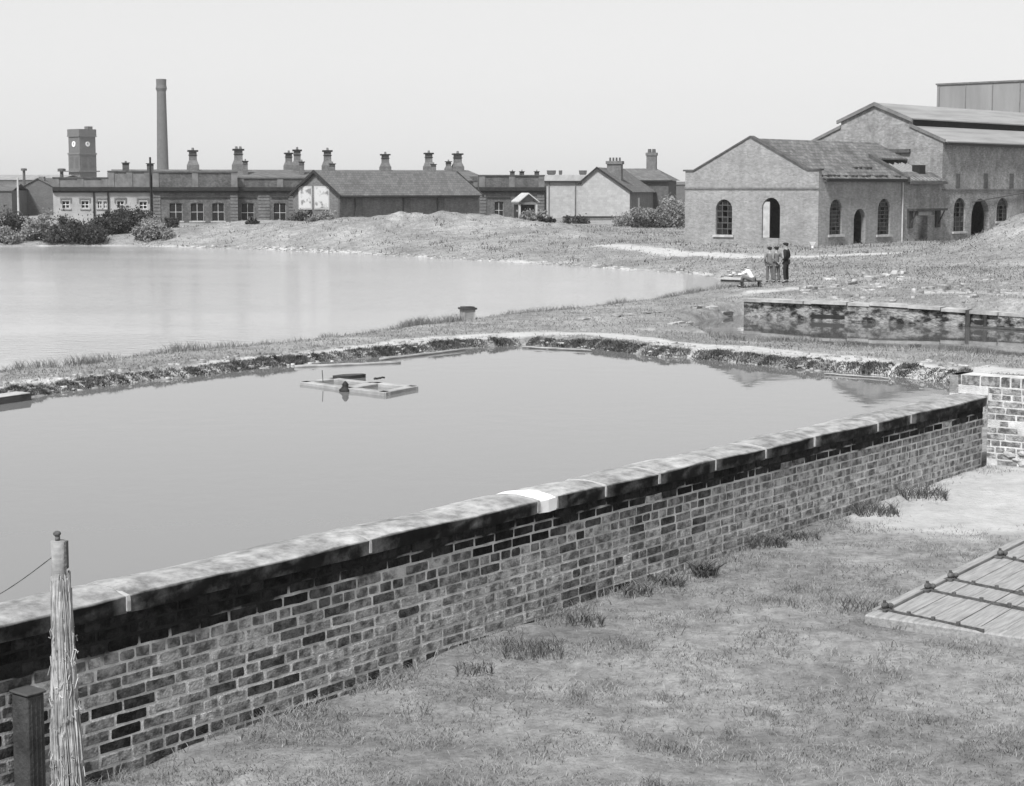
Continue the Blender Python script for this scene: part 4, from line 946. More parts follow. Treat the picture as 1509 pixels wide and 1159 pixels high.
# verge coping
bm = NB()
for pts in ([(-.15, ez+.05), (.75, ez+.05), (W2, az+.0)], [(W+.12, ez+.05), (W-.9, ez+.05), (W2, az+.0)]):
    for (a, za), (c, zc_) in zip(pts[:-1], pts[1:]):
        slab(bm, [(a, -.08, za+.12), (c, -.08, zc_+.12), (c, .42, zc_+.12), (a, .42, za+.12)], .12, (0, 0, -1))
fin('verge_coping', bm, 'stone_d', ph.r)
window(ph, dF_, fw, (3, 6), broken=.45, fm='frame_d', sill='stone')
window(ph, dS, hs[0], (3, 9), broken=.3, sill='stone'); window(ph, dS, hs[2], (3, 9), broken=.4, sill='stone')
bm = NB(); x0, z1 = FX(1123, 302); fbox(bm, dF_, x0+.03, x0+.55, .02+max(0, fd[0][1]), z1+.2, .10, .16); fin('door', bm, 'stone', ph.r)
bm = NB(); x0 = FX(1123, 350)[0]; x1 = FX(1150, 350)[0]; fbox(bm, dF_, x0+.1, x1-.1, -.1, fd[0][1]-.002, -.06, .2); fin('door_step', bm, 'gable_brick', ph.r)
# slate roof with exposed rafters along the damaged eaves
rzg = az-.25; pitch_l = (rzg-sl_z)
bm = NB()
slab(bm, [(W2, .425, rzg+.2), (W2, L1, rzg+.2), (W+.35, L1, sl_z-.0), (W+.35, .425, sl_z-.0)], .10, (0, 0, -1))
slab(bm, [(W2-.002, .425, rzg+.2), (W2-.002, L1+5, rzg+.2), (-.3, L1+5, sl_z-.0), (-.3, .425, sl_z-.0)], .10, (0, 0, -1))
fin('roof', bm, 'slate_old', ph.r)
bm = NB()
sl_ = (sl_z-rzg-.2)/(W2+.35)
for i in range(22):
    y = .8+i*(L1-1.2)/22
    if random.random() < .15: continue
    dxx = W+.12-random.uniform(.0, .12); zz = rzg+.2+sl_*(dxx-W2)
    box(bm, dxx-.22, dxx+.10, y, y+.20, zz-.02+.03, zz+.055+.05)
for y, dxx in ((6.2, W-1.2), (6.8, W-1.2), (7.6, W-1.15), (8.1, W-1.2)):
    zz = rzg+.2+sl_*(dxx-W2); box(bm, dxx-.15, dxx+.15, y, y+.3, zz-.05, zz+.09)
bm2 = NB(); slab(bm2, [(W2, L1+.001, rzg+.2), (W2, ph.sy(1388, W)-.02, rzg+.2), (W2+.45*(W2+.35), ph.sy(1388, W)-.02, rzg+.2+sl_*.45*(W2+.35)), (W2+.45*(W2+.35), L1+.001, rzg+.2+sl_*.45*(W2+.35))], .1, (0, 0, -1)); fin('roof', bm2, 'slate_old', ph.r)
fin('exposed_batten', bm, 'wood_d', ph.r)
bm = NB(); box(bm, W+.30, W+.42, .45, L1, sl_z-.16, sl_z-.02); fin('gutter', bm, 'black', ph.r)
bm = NB(); box(bm, W+.06, W+.28, .5, L1, sl_z-.22, sl_z-.10); fin('eaves_board', bm, 'dark_brick', ph.r)
bm = NB(); tube(bm, [(W+.07, L1-.15, 0), (W+.07, L1-.15, sl_z-.2)], .055, 8); fin('downpipe', bm, 'frame', ph.r)
# party-wall coping beyond the roof
bm = NB(); xq = W2+.45*(W2+.35); zq = rzg+.2+sl_*(xq-W2); slab(bm, [(xq, L1+.002, zq+.3), (xq, L1+.35, zq+.3), (W+.35, L1+.35, sl_z+.14), (W+.35, L1+.002, sl_z+.14)], .35, (0, 0, -1)); fin('party_wall_coping', bm, 'stone_d', ph.r)
# ruined porch bay
C0 = ph.sy(1388, W); pz_ = SX(1360, 267)[1]
dr = [(SX(1350, 340)[0], .02), (SX(1367, 340)[0], .02), (SX(1367, 318)[0], SX(1358, 318)[1]), (SX(1350, 318)[0], SX(1358, 318)[1])]
bm = NB(); panel(bm, dS, [(L1+.352, -.4), (C0-.002, -.4), (C0-.002, pz_), (L1+.352, pz_)], [dr], .35); box(bm, W-.35, W, L1+.002, L1+.35, -.4, pz_)
fin('porch_wall', bm, 'mill_brick', ph.r)
bm = NB(); y0, z0 = SX(1337, 309.5); y1 = SX(1384, 309.5)[0]; box(bm, W+.002, W+.7, y0, y1, z0-.08, z0+.08)
for yy_ in (y0+.3, y1-.3):
    tube(bm, [(W+.6, yy_, z0-.08), (W+.05, yy_, z0-1.2)], .05, 6); box(bm, W+.002, W+.14, yy_-.3, yy_+.3, z0-2.2+.9, z0-.09)
fin('canopy', bm, 'wood_d', ph.r)
bm = NB(); ym = (dr[0][0]+dr[1][0])/2; box(bm, W+.15, W+.22, ym-.9, ym+.9, dr[2][1]+.02, dr[2][1]+.30); fin('door_board', bm, 'stone', ph.r)
bm = NB(); rn = random.Random(6); NR = 9
for i in range(NR):
    y = L1+.5+i*(C0-L1-.9)/NR; k0 = rn.uniform(.0, .35)
    slab(bm, [(W+.3, y, pz_+.08), (W+.3, y+.1, pz_+.08), (W-W2*.42-k0, y+.1, pz_+.08+(.42*W2+k0)*.5), (W-W2*.42-k0, y, pz_+.08+(.42*W2+k0)*.5)], .12, (0, 0, -1))
fin('bare_rafter', bm, 'wood', ph.r)
bm = NB(); slab(bm, [(W+.35, L1+.36, pz_+.02), (W+.35, C0-.02, pz_+.02), (W-.9, C0-.02, pz_+.66), (W-.9, L1+.36, pz_+.66)], .08, (0, 0, -1)); fin('patched_roof', bm, 'slate_old', ph.r)
bm = NB(); box(bm, W+.2, W+.42, L1+.36, C0+.1, pz_-.22, pz_-.05); fin('gutter', bm, 'dark_brick', ph.r)
bm = NB(); y, z = SX(1371, 254)[0], SX(1371, 254)[1]; box(bm, W-1.2, W-.6, y-.5, y+.35, pz_+.3, pz_+1.15); fin('vent_box', bm, 'black', ph.r)

# the mill: own thing sharing the pump house's axes
ml = Bld('mill_building', 'tall brick mill with pale stepped clerestory roof behind the pump house', 'building', tuple(A), rz)
yC = C0; LM = 31.0
MW = 2*(W-ml.at(1290, 151, 'y', yC)[0]) if True else W
xc = W-MW/2
apz = ml.at(1290, 152, 'y', yC)[2]; exz = ml.at(1388, 208, 'y', yC)[2]
mx_, mzt = ml.at(1341, 174, 'y', yC)[0], ml.at(1341, 174, 'y', yC)[2]; mzb = ml.at(1341, 186, 'y', yC)[2]; ho = mx_-xc
dM = ((0, yC, 0), (1, 0, 0), (0, 1, 0)); dMS = ((W+.002, yC, 0), (0, 1, 0), (-1, 0, 0))
def MXs(px, py): q = ml.at(px, py, 'x', W); return q[1]-yC, q[2]
bm = NB()
panel(bm, dM, [(xc-MW/2, -.4), (W, -.4), (W, exz), (xc+ho, mzb), (xc+ho, mzt-.1), (xc, apz-.1), (xc-ho, mzt-.1), (xc-ho, mzb), (xc-MW/2, exz)], [], .45)
def aM(px0, px1, pt, pb): 
    x0, z1 = MXs(px0, pt); x1, z0 = MXs(px1, pb); return arch(x0, x1, max(z0, .02), z1)
mh = [aM(1406, 1422, 292, 341), aM(1432, 1457, 293, 350), aM(1469, 1485.5, 292, 326)]
more = []
xe = MXs(1509, 300)[0]
for k in range(4): 
    c = xe+2.2+k*4.2; more.append(arch(c-.6, c+.6, 1.2, mh[0][-6][1]))
slots = []
for px in (1411, 1452, 1490):
    x0, z1 = MXs(px-2.5, 256); x1, z0 = MXs(px+2.5, 277); slots.append((x0, x1, z0, z1))
panel(bm, dMS, [(.452, -.4), (LM, -.4), (LM, exz-.05), (.452, exz-.05)], mh+more, .45)
box(bm, xc-MW/2, xc-MW/2+.45, yC+.452, yC+LM, -.4, exz-.05); box(bm, xc-MW/2+.45, W-.46, yC+LM-.45, yC+LM, -.4, exz-.05)
fin('wall', bm, 'mill_brick', ml.r)
window(ml, dMS, mh[0], (3, 7), broken=.5, sill='stone'); window(ml, dMS, mh[2], (3, 6), broken=.4, sill='stone')
for q in more: window(ml, dMS, q, (3, 6), broken=.4, sill='stone')
bm = NB()
for x0, x1, z0, z1 in slots: fbox(bm, dMS, x0, x1, z0, z1, -.06, -.002)
fin('tie_plate', bm, 'dark_brick', ml.r)
bm = NB(); z = MXs(1440, 280)[1]; fbox(bm, dMS, .0, LM, z-.05, z+.06, -.07, -.003); fin('string_course', bm, 'mid_brick', ml.r)
for s in (1, -1):
    bm = NB(); slab(bm, [(xc, yC-.18, apz+.02), (xc, yC+LM+.1, apz+.02), (xc+s*(ho+.08), yC+LM+.1, mzt-.02), (xc+s*(ho+.08), yC-.18, mzt-.02)], .09, (0, 0, -1)); fin('upper_roof', bm, 'tin', ml.r)
    bm = NB(); slab(bm, [(xc+s*(ho-.0), yC+.0, mzb+.03), (xc+s*ho, yC+LM+.1, mzb+.03), (xc+s*(MW/2+.35), yC+LM+.1, exz-.02), (xc+s*(MW/2+.35), yC+.0, exz-.02)], .09, (0, 0, -1)); fin('lower_roof', bm, 'tin', ml.r)
bm = NB()
for s in (1, -1): box(bm, min(xc+s*(ho-.35), xc+s*(ho-.45)), max(xc+s*(ho-.35), xc+s*(ho-.45)), yC+.46, yC+LM-.5, mzb-.3, mzt-.06)
fin('clerestory', bm, 'black', ml.r)
bm = NB()
for s in (1, -1):
    slab(bm, [(xc, yC-.22, apz+.06), (xc+s*(ho+.28), yC-.22, mzt-.05), (xc+s*(ho+.28), yC-.22, mzt-.30), (xc, yC-.22, apz-.22)], .2, (0, 1, 0))
    slab(bm, [(xc+s*ho, yC-.12, mzb+.20), (xc+s*(MW/2+.2), yC-.12, exz+.10), (xc+s*(MW/2+.2), yC-.12, exz-.12), (xc+s*ho, yC-.12, mzb-.04)], .16, (0, 1, 0))
fin('bargeboard', bm, 'parapet', ml.r)
bm = NB(); box(bm, W+.28, W+.44, yC+.05, yC+LM, exz-.30, exz-.11); fin('gutter', bm, 'black', ml.r)
bm = NB(); x0, z0 = MXs(1431, 298); x1, z1 = MXs(1509, 284); tube(bm, [(W+.1, yC+x0, z0), (W+.1, yC+x1+.01, z1)], .05, 6); tube(bm, [(W+.12, yC+x1, .0), (W+.12, yC+x1, exz-.3)], .07, 8); fin('downpipe', bm, 'dark_brick', ml.r)
# scaffold-like beam and brackets on the gable
bm = NB(); a = ml.at(1308, 221, 'y', yC); c = ml.at(1342, 225, 'y', yC); box(bm, a[0], c[0], yC-.25, yC-.01, (a[2]+c[2])/2-.12, (a[2]+c[2])/2+.14)
a2 = ml.at(1338, 243, 'y', yC); c2 = ml.at(1366, 256, 'y', yC); slab(bm, [(a2[0], yC-.2, a2[2]+.1), (c2[0], yC-.2, c2[2]+.1), (c2[0], yC-.2, c2[2]-.2), (a2[0], yC-.2, a2[2]-.2)], .19, (0, 1, 0))
fin('gable_beam', bm, 'stone_d', ml.r)
bm = NB(); a = ml.at(1291, 219, 'y', yC); box(bm, a[0], a[0]+2.0, yC-.06, yC-.004, a[2]-2.0, a[2]-.1); fin('plaster_patch', bm, 'render', ml.r)

# cladded block behind
Q = PY(1381, 126, 172); bk = Bld('steel_shed', 'tall plain sheet-clad block rising behind the mill roof at the right edge', 'building', (Q[0], Q[1], 1.0), rz)
zt = Q[2]-1.0; bm = NB(); box(bm, 0, 26, 0, 14, 0, zt)
fin('cladding', bm, 'clad', bk.r)
bm = NB()
for i in range(9): x = bk.fx(1381)+i*bk.fx(1416)*1.0; box(bm, x-.04, x+.04, -.06, -.003, .0, zt)
fin('cover_strip', bm, 'parapet', bk.r)
bm = NB(); box(bm, -.1, 26.1, -.12, 14.1, zt+.003, zt+.16); fin('roof', bm, 'mid_brick', bk.r)

# ------------------------------------------------------------------ long office range at the left
Lq = PY(78, 330, 199.0); Rq = PY(802, 330, 212.0)
lb_rz = math.atan2(Rq[1]-Lq[1], Rq[0]-Lq[0]); gz_l = .9
lb = Bld('office_range', 'long single-storey brick office range with dark cornice and many chimney stacks', 'building', (Lq[0], Lq[1], gz_l), lb_rz)
def wing(px0, px1, y0, depth, pyt, m, wins, name='wing_wall', fm='frame', pym=281.5):
    """one block: panel with windows, side and back walls"""
    x0, x1 = lb.fx(px0, y0), lb.fx(px1, y0); zt = lb.fz((px0+px1)/2, pyt, y0); fr_ = ((0, y0, 0), (1, 0, 0), (0, 1, 0)); zm = lb.fz((px0+px1)/2, pym, y0)
    holes = []
    for (a, c, t, b_, kind) in wins:
        xa, xb, z1, z0 = lb.fx(a, y0), lb.fx(c, y0), lb.fz((a+c)/2, t, y0), lb.fz((a+c)/2, b_, y0)
        holes.append((arch(xa, xb, z0, z1, 8, .25) if kind == 'a' else rect(xa, xb, z0, z1), kind))
    bm = NB(); panel(bm, fr_, [(x0, -.3), (x1, -.3), (x1, zm+.1), (x0, zm+.1)], [h for h, _ in holes], .35)
    box(bm, x0, x0+.35, y0+.352, y0+depth, -.3, zm+.1); box(bm, x1-.35, x1, y0+.352, y0+depth, -.3, zm+.1)
    fin(name, bm, m, lb.r)
    bm = NB(); box(bm, x0, x1, y0, y0+.35, zm+.102, zt); box(bm, x0, x0+.35, y0+.352, y0+depth, zm+.102, zt); box(bm, x1-.35, x1, y0+.352, y0+depth, zm+.102, zt); fin('parapet', bm, 'office_brick' if m != 'render' else 'parapet', lb.r)
    for h, kind in holes:
        xs = [p[0] for p in h]; zs = [p[1] for p in h]; zz = (min(zs), max(zs))
        window(lb, fr_, rect(min(xs), max(xs), zz[0], zz[1]-.05), (2, 2), sill=True, fm=fm)
        bm = NB(); fbox(bm, fr_, min(xs)-.15, max(xs)+.15, zz[1]+.0, zz[1]+.22, -.05, -.003)
    bm = NB(); box(bm, x0-.05, x1+.05, y0-.45, y0-.003, zm, zm+.42); box(bm, x0-.02, x1+.02, y0-.25, y0-.002, zm-.2, zm-.002); fin('cornice', bm, 'cornice', lb.r)
    bm = NB(); box(bm, x0-.05, x1+.05, y0-.12, y0+.45, zt+.002, zt+.16)
    npier = max(2, int((x1-x0)/3.4)); fin('parapet_coping', bm, 'stone_d', lb.r)
    bm = NB()
    for i in range(npier+1):
        x = x0+.35+(x1-x0-.7)*i/npier; box(bm, x-.35, x+.35, y0-.08, y0-.004, zm+.43, zt-.002)
    fin('parapet_pier', bm, 'parapet', lb.r)
    return x0, x1, zt, zm
M['office_brick'] = brickmat('office_brick', .085, .125, .14, patch=.8)
wing(78, 159, .0, 9, 263.5, 'render', [(91, 101.5, 296.5, 307, 'r'), (119.5, 130, 296.5, 307, 'r'), (143.5, 149.5, 297, 307, 'r'), (152, 157, 297, 307, 'r')], fm='white')
wing(159.2, 222, .02, 9, 254, 'render', [(172, 182, 296.5, 307, 'r'), (205, 216, 297.5, 308, 'r')], fm='white')
wing(225, 350, -1.0, 10, 255, 'office_brick', [(249, 268, 299, 326, 'a'), (280.5, 299.5, 299, 326, 'a'), (312, 330, 299, 326, 'a')])
wing(350.2, 475, .1, 9, 264, 'office_brick', [(355, 374, 299, 328, 'a'), (403, 421, 299, 328, 'a')])
wing(475.2, 706, .12, 9, 268, 'office_brick', [])
wing(706.2, 802, -1.0, 10, 260, 'office_brick', [(729, 742, 297, 323, 'a')])
# drip mouldings and quoins
bm = NB()
for a, c, y0, y in ((88, 105, 0, 292.5), (116, 133, 0, 292.5), (141, 159.5, 0, 292.5), (168, 186, 0, 292.5), (201, 219, 0, 292.5)):
    x0, x1, z = lb.fx(a, y0), lb.fx(c, y0), lb.fz(a, y, y0)
    box(bm, x0, x1, y0-.08, y0+.0-.003, z-.08, z+.08); box(bm, x0, x0+.14, y0-.075, y0-.004, z-.5, z-.081); box(bm, x1-.14, x1, y0-.075, y0-.004, z-.5, z-.081)
fin('drip_mould', bm, 'parapet', lb.r)
bm = NB()
for a, c, y0 in ((226, 236, -1), (339, 350, -1), (380, 397, .1), (425, 436, .1), (707, 716, -1), (791, 802, -1)):
    x0, x1 = lb.fx(a, y0), lb.fx(c, y0)
    for k in range(9): z = .05+k*.38; box(bm, x0, x1, y0-.09, y0-.003, z, z+.31)
fin('quoin', bm, 'mid_brick', lb.r)
bm = NB()
for a, c, y0 in ((226, 340, -1), (352, 378, .1), (400, 424, .1), (718, 752, -1)):
    x0, x1, z = lb.fx(a, y0), lb.fx(c, y0), lb.fz(a, 292, y0); box(bm, x0, x1, y0-.07, y0-.004, z-.1, z+.1)
fin('lintel_band', bm, 'cornice', lb.r)
bm = NB(); x = lb.fx(222, -.1); tube(bm, [(x, -.25, -.2), (x, -.25, lb.fz(222, 232))], .11, 8)
for px in (138, 159): x = lb.fx(px); tube(bm, [(x, -.12, .5), (x, -.12, lb.fz(px, 283))], .1, 6)
fin('downpipe', bm, 'black', lb.r)
# big slate roof behind the parapets
y1 = 5.0; x0, x1 = lb.fx(165, y1), lb.fx(722, y1+1); zr0 = lb.fz(200, 250.0, y1+3.5); ze = lb.fz(440, 268, 1)
bm = NB()
slab(bm, [(x0, .5, ze-.3), (x1+.2, .5, ze-.3), (x1-2.2, y1+3.5, zr0), (x0, y1+3.5, zr0)], .1, (0, 0, -1))
slab(bm, [(x0, 12.5, ze-.3), (x1+.2, 12.5, ze-.3), (x1-2.2, y1+3.502, zr0), (x0, y1+3.502, zr0)], .1, (0, 0, -1))
fin('roof', bm, 'slate', lb.r)
bm = NB(); xa = lb.fx(84, 3); box(bm, xa, lb.fx(800, 3), 1.2, 12, -.3, ze-.42); fin('inner_wall', bm, 'dark_brick', lb.r)
def stack(px, pyt, pyb, wpx, y, pots=1, m='mid_brick', shoulder=True, bld=lb, axis_y=True):
    x = bld.fx(px, y); zt = bld.fz(px, pyt, y); z0 = bld.fz(px, pyb, y)-1.6; w = wpx/F*205/2; zb_ = bld.fz(px, pyb, y)
    h = zt-zb_; bm = NB()
    if shoulder:
        frustum(bm, x, y, z0, zb_+h*.22, w*1.3, w*1.3, w*1.25, w*1.25); frustum(bm, x, y, zb_+h*.222, zb_+h*.45, w*1.2, w*1.2, w*.82, w*.82); frustum(bm, x, y, zb_+h*.452, zb_+h*.9, w*.8, w*.8, w*.78, w*.78)
    else: frustum(bm, x, y, z0, zb_+h*.9, w*.85, w*.85, w*.85, w*.85)
    s = fin('chimney_stack', bm, m, bld.r)
    bm = NB(); frustum(bm, x, y, zb_+h*.67, zb_+h*.71, w*.92, w*.92, w*.92, w*.92); frustum(bm, x, y, zb_+h*.85, zb_+h*.93, w*1.12, w*1.12, w*1.12, w*1.12); fin('cap', bm, 'black', s)
    bm = NB()
    for i in range(pots):
        xp = x+(i-(pots-1)/2)*w*.8; tube(bm, [(xp, y, zb_+h*.92), (xp, y, zt+.12)], w*.32, 8, w*.24)
    fin('chimney_pot', bm, 'parapet', s)
yr = 8.5
for a in ((285, 219.5, 250, 14), (352, 217.5, 250, 15), (426, 223.5, 250, 12), (438.5, 218.5, 251, 12), (483, 219.5, 251, 13), (568, 225.5, 252, 13), (632, 223.5, 252, 12.5), (661, 237, 252, 9), (674.5, 224.5, 252, 14)):
    stack(*a[:3], a[3], yr if a[0] != 426 else yr+2, 1 if a[3] < 14.5 else 2, 'mid_brick')
for a in ((362, 236, 256, 8), (445, 237, 257, 8), (490, 240, 257, 9), (639, 241, 256, 8)): stack(a[0], a[1], a[2], a[3], yr-2.5, 1, 'mid_brick', False)
for a in ((186, 239, 252, 11), (222, 240, 254, 11)): stack(a[0], a[1], a[2], a[3], 2, 1, 'dark_brick', False)
for px in (755, 769, 791): stack(px, 252, 262, 7, 1.2, 1, 'dark_brick', False)

# ------------------------------------------------------------------ hall with posters
hz0 = 1.2
Aq = PY(432, 300, 172.0); dirL = math.radians(50)
hb = Bld('hall', 'low brick hall with steep slate roof and posters on its gable, behind the grassy mound', 'building', (Aq[0], Aq[1], hz0), dirL-PI/2)
HW = hb.fx(500.5); HL = hb.sy(703, HW)
ez = hb.fz(500, 287.0); az = hb.fz(463, 254.0); xc_ = hb.fx(465)
xc_ = HW/2
bm = NB(); panel(bm, ((0, 0, 0), (1, 0, 0), (0, 1, 0)), [(0, -.4), (HW, -.4), (HW, ez), (xc_, az-.1), (0, ez)], [], .3)
box(bm, 0, .3, .302, HL, -.4, ez); box(bm, HW-.3, HW, .302, HL, -.4, ez)
panel(bm, ((0, HL, 0), (1, 0, 0), (0, 1, 0)), [(0, -.4), (HW, -.4), (HW, ez), (xc_, az-.1), (0, ez)], [], .3); fin('wall', bm, 'mid_brick', hb.r)
slp = (az-ez)/(xc_)
bm = NB()
slab(bm, [(xc_, -.25, az+.12), (xc_, HL+.5, az+.12), (HW+.3, HL+.5, ez+.12-.3*slp), (HW+.3, -.25, ez+.12-.3*slp)], .12, (0, 0, -1))
slab(bm, [(xc_-.001, -.25, az+.12), (xc_-.001, HL+.5, az+.12), (-.3, HL+.5, ez+.12-.3*slp), (-.3, -.25, ez+.12-.3*slp)], .12, (0, 0, -1)); fin('roof', bm, 'slate', hb.r)
bm = NB()
for yv in (-.36, HL+.51):
    for s in (-1, 1):
        slab(bm, [(xc_, yv, az+.22), (xc_+s*(HW/2+.4), yv, ez+.22-.4*slp), (xc_+s*(HW/2+.4), yv, ez-.06-.4*slp), (xc_, yv, az-.08)], .1, (0, 1, 0))
fin('bargeboard', bm, 'cornice', hb.r)
bm = NB(); box(bm, HW+.28, HW+.40, 0, HL, ez-.34, ez-.22); fin('gutter', bm, 'black', hb.r)
bm = NB()
for px in (503.5, 527, 598, 648): y = hb.sy(px, HW); box(bm, HW+.002, HW+.22, y-.45, y+.45, -.4, ez-.35)
fin('buttress', bm, 'dark_brick', hb.r)
for k, (a, c) in enumerate(((440.5, 460.5), (463.5, 486))):
    x0, x1 = hb.fx(a), hb.fx(c); zt, zb2 = hb.fz(a, 274.5), hb.fz(a, 309)
    bm = NB(); box(bm, x0, x1, -.08, -.004, zb2, zt); fr_ = fin('poster_board', bm, 'render', hb.r)
    bm = NB(); box(bm, x0+.12, x1-.12, -.095, -.082, zb2+.15, zt-.15); fin('poster', bm, 'poster', fr_)
# small gabled porch by the office's right wing
pq = PY(778, 322, 190); pb = Bld('porch', 'tiny white-gabled porch beside the right wing of the office range', 'porch', (pq[0], pq[1], 1.1), lb_rz)
h_ = pb.fz(778, 297); ap = pb.fz(778, 284.5); hw_ = pb.fx(793.5)
bm = NB()
for s in (-1, 1): slab(bm, [(0, -.4, ap), (s*hw_, -.4, h_), (s*hw_, 3, h_), (0, 3, ap)], .12, (0, 0, -1))
fin('roof', bm, 'frame', pb.r)
bm = NB(); slab(bm, [(-hw_*.85, -.1, h_-.12), (hw_*.85, -.1, h_-.12), (hw_*.85, -.1, h_-.35), (-hw_*.85, -.1, h_-.35)], .2, (0, 1, 0)); slab(bm, [(-hw_*.7, .1, h_-.1), (hw_*.7, .1, h_-.1), (0, .1, ap-.2)], .1, (0, 1, 0)); fin('tympanum', bm, 'parapet', pb.r)
bm = NB(); box(bm, -hw_*.75, hw_*.75, .6, 2.9, -.3, h_-.36)
fin('wall', bm, 'cornice', pb.r)
bm = NB()
for s in (-1, 1): box(bm, s*hw_*.8-.1, s*hw_*.8+.1, -.1, .1, -.3, h_-.351)
fin('post', bm, 'frame', pb.r)

# ------------------------------------------------------------------ whitewashed house right of centre
Hq = PY(860, 322, 224.0); hs_ = Bld('whitewashed_house', 'whitewashed gable house with slate roof and two chimneys between the office range and pump house', 'house', (Hq[0], Hq[1], 1.2), math.radians(-14))
xw = hs_.fx(857); xe_ = hs_.fx(928); ea = hs_.fz(857, 268); eb = hs_.fz(928, 281.5); ap = hs_.fz(880, 248); xa = hs_.fx(880)
dep = hs_.sy(959, xe_)
bm = NB(); panel(bm, ((0, 0, 0), (1, 0, 0), (0, 1, 0)), [(xw, -.3), (xe_, -.3), (xe_, eb), (xa, ap), (xw, ea)], [], .3); fin('gable_wall', bm, 'whitebrick', hs_.r)
bm = NB(); box(bm, xe_-.3, xe_, .302, dep+2, -.3, eb-.05); box(bm, xw, xw+.3, .302, dep+2, -.3, ea-.05); fin('side_wall', bm, 'mid_brick', hs_.r)
yb = dep+2.5
bm = NB(); k = (eb-ap)/(xe_-xa)
slab(bm, [(xa, -.25, ap+.1), (xa, yb, ap+.1), (xe_+.35, yb, eb+.1+.35*k), (xe_+.35, -.25, eb+.1+.35*k)], .14, (0, 0, -1))
k2 = (ap-ea)/(xa-xw); slab(bm, [(xa-.001, -.25, ap+.1), (xa-.001, yb, ap+.1), (xw-.35, yb, ea+.1-.35*k2), (xw-.35, -.25, ea+.1-.35*k2)], .14, (0, 0, -1)); fin('roof', bm, 'slate', hs_.r)
bm = NB()
slab(bm, [(xa, -.34, ap+.18), (xe_+.4, -.34, eb+.18+.4*k), (xe_+.4, -.34, eb-.08+.4*k), (xa, -.34, ap-.1)], .08, (0, 1, 0)); slab(bm, [(xa, -.34, ap+.18), (xw-.4, -.34, ea+.18-.4*k2), (xw-.4, -.34, ea-.08-.4*k2), (xa, -.34, ap-.1)], .08, (0, 1, 0)); fin('bargeboard', bm, 'cornice', hs_.r)
fr_ = ((xe_, 0, 0), (0, 1, 0), (-1, 0, 0))
bm = NB(); yv = hs_.sy(941, xe_); box(bm, xe_+.003, xe_+.06, yv-.6, yv+.6, 1.3, eb-.9); fin('window', bm, 'frame', hs_.r)
# rear wing with hipped roof
yw = yb+.1; rx0 = hs_.fx(944, yw); rx1 = hs_.fx(985, yw); zr = hs_.fz(960, 266.5, yw); zt2 = hs_.fz(930, 248.5, yw+2.5)
bm = NB(); box(bm, rx0-4, rx1, yw, yw+7, -.3, zr); fin('rear_wall', bm, 'dark_brick', hs_.r)
bm = NB(); rx2 = hs_.fx(967, yw+3.5)
v = [bm.verts.new(p) for p in ((rx0-5, yw-.4, zr+.02), (rx1+.5, yw-.4, zr+.02), (rx1+.5, yw+7.4, zr+.02), (rx0-5, yw+7.4, zr+.02), (rx0-5, yw+3.5, zt2), (rx2, yw+3.5, zt2))]
for f in ((0, 1, 5, 4), (1, 2, 5), (2, 3, 4, 5), (3, 0, 4), (3, 2, 1, 0)): bm.faces.new([v[i] for i in f])
fin('rear_roof', bm, 'slate', hs_.r)
bm = NB(); box(bm, rx0-.2, rx1+.6, yw-.5, yw-.41, zr-.12, zr+.06); fin('gutter', bm, 'black', hs_.r)
def plain_chim(bld, px, pyt, pyb, wpx, y, pots, potm='dark_brick', lip='mid_brick'):
    x = bld.fx(px, y); zt = bld.fz(px, pyt, y); zb_ = bld.fz(px, pyb, y)-1.5; k = (Hq[1]+y)/F; w = wpx*k/2
    bm = NB(); box(bm, x-w, x+w, y-w*.7, y+w*.7, zb_, zt); s = fin('chimney', bm, 'mid_brick', bld.r)
    bm = NB(); box(bm, x-w*1.15, x+w*1.15, y-w*.85, y+w*.85, zt-.25, zt+.15); fin('cap', bm, lip, s)
    bm = NB()
    for i in range(pots): xp = x+(i-(pots-1)/2)*w*1.8/max(1, pots); tube(bm, [(xp, y, zt+.14), (xp, y, bld.fz(px, pyt-7, y))], w*.42/max(1, pots-1.2), 8, w*.36/max(1, pots-1.2))
    fin('chimney_pot', bm, potm, s)
plain_chim(hs_, 906, 239.5, 252, 21, 4.0, 4); plain_chim(hs_, 960, 227, 250, 14, yw+3.4, 2)
# long white wall range left of the house
wq = PY(796, 322, 232.0); wr = Bld('white_range', 'low whitewashed range with grey roof joining the gable house on its left', 'building', (wq[0], wq[1], 1.2), math.radians(-10))
x1 = wr.fx(862); zt = wr.fz(820, 267)
bm = NB(); box(bm, 0, x1, 0, 6, -.3, zt); fin('wall', bm, 'whitebrick', wr.r)
bm = NB(); zr = wr.fz(820, 258, 3); slab(bm, [(-.2, -.3, zt+.02), (x1, -.3, zt+.02), (x1, 3, zr), (-.2, 3, zr)], .12, (0, 0, -1)); slab(bm, [(-.2, 6.3, zt+.02), (x1, 6.3, zt+.02), (x1, 3.001, zr), (-.2, 3.001, zr)], .12, (0, 0, -1)); fin('roof', bm, 'tin', wr.r)
bm = NB(); box(bm, -.2, x1, -.42, -.31, zt-.14, zt+.02); fin('gutter', bm, 'cornice', wr.r)
bm = NB()
for px in (809, 848): x = wr.fx(px); tube(bm, [(x, -.1, 0), (x, -.1, zt-.1)], .07, 6)
fin('downpipe', bm, 'parapet', wr.r)
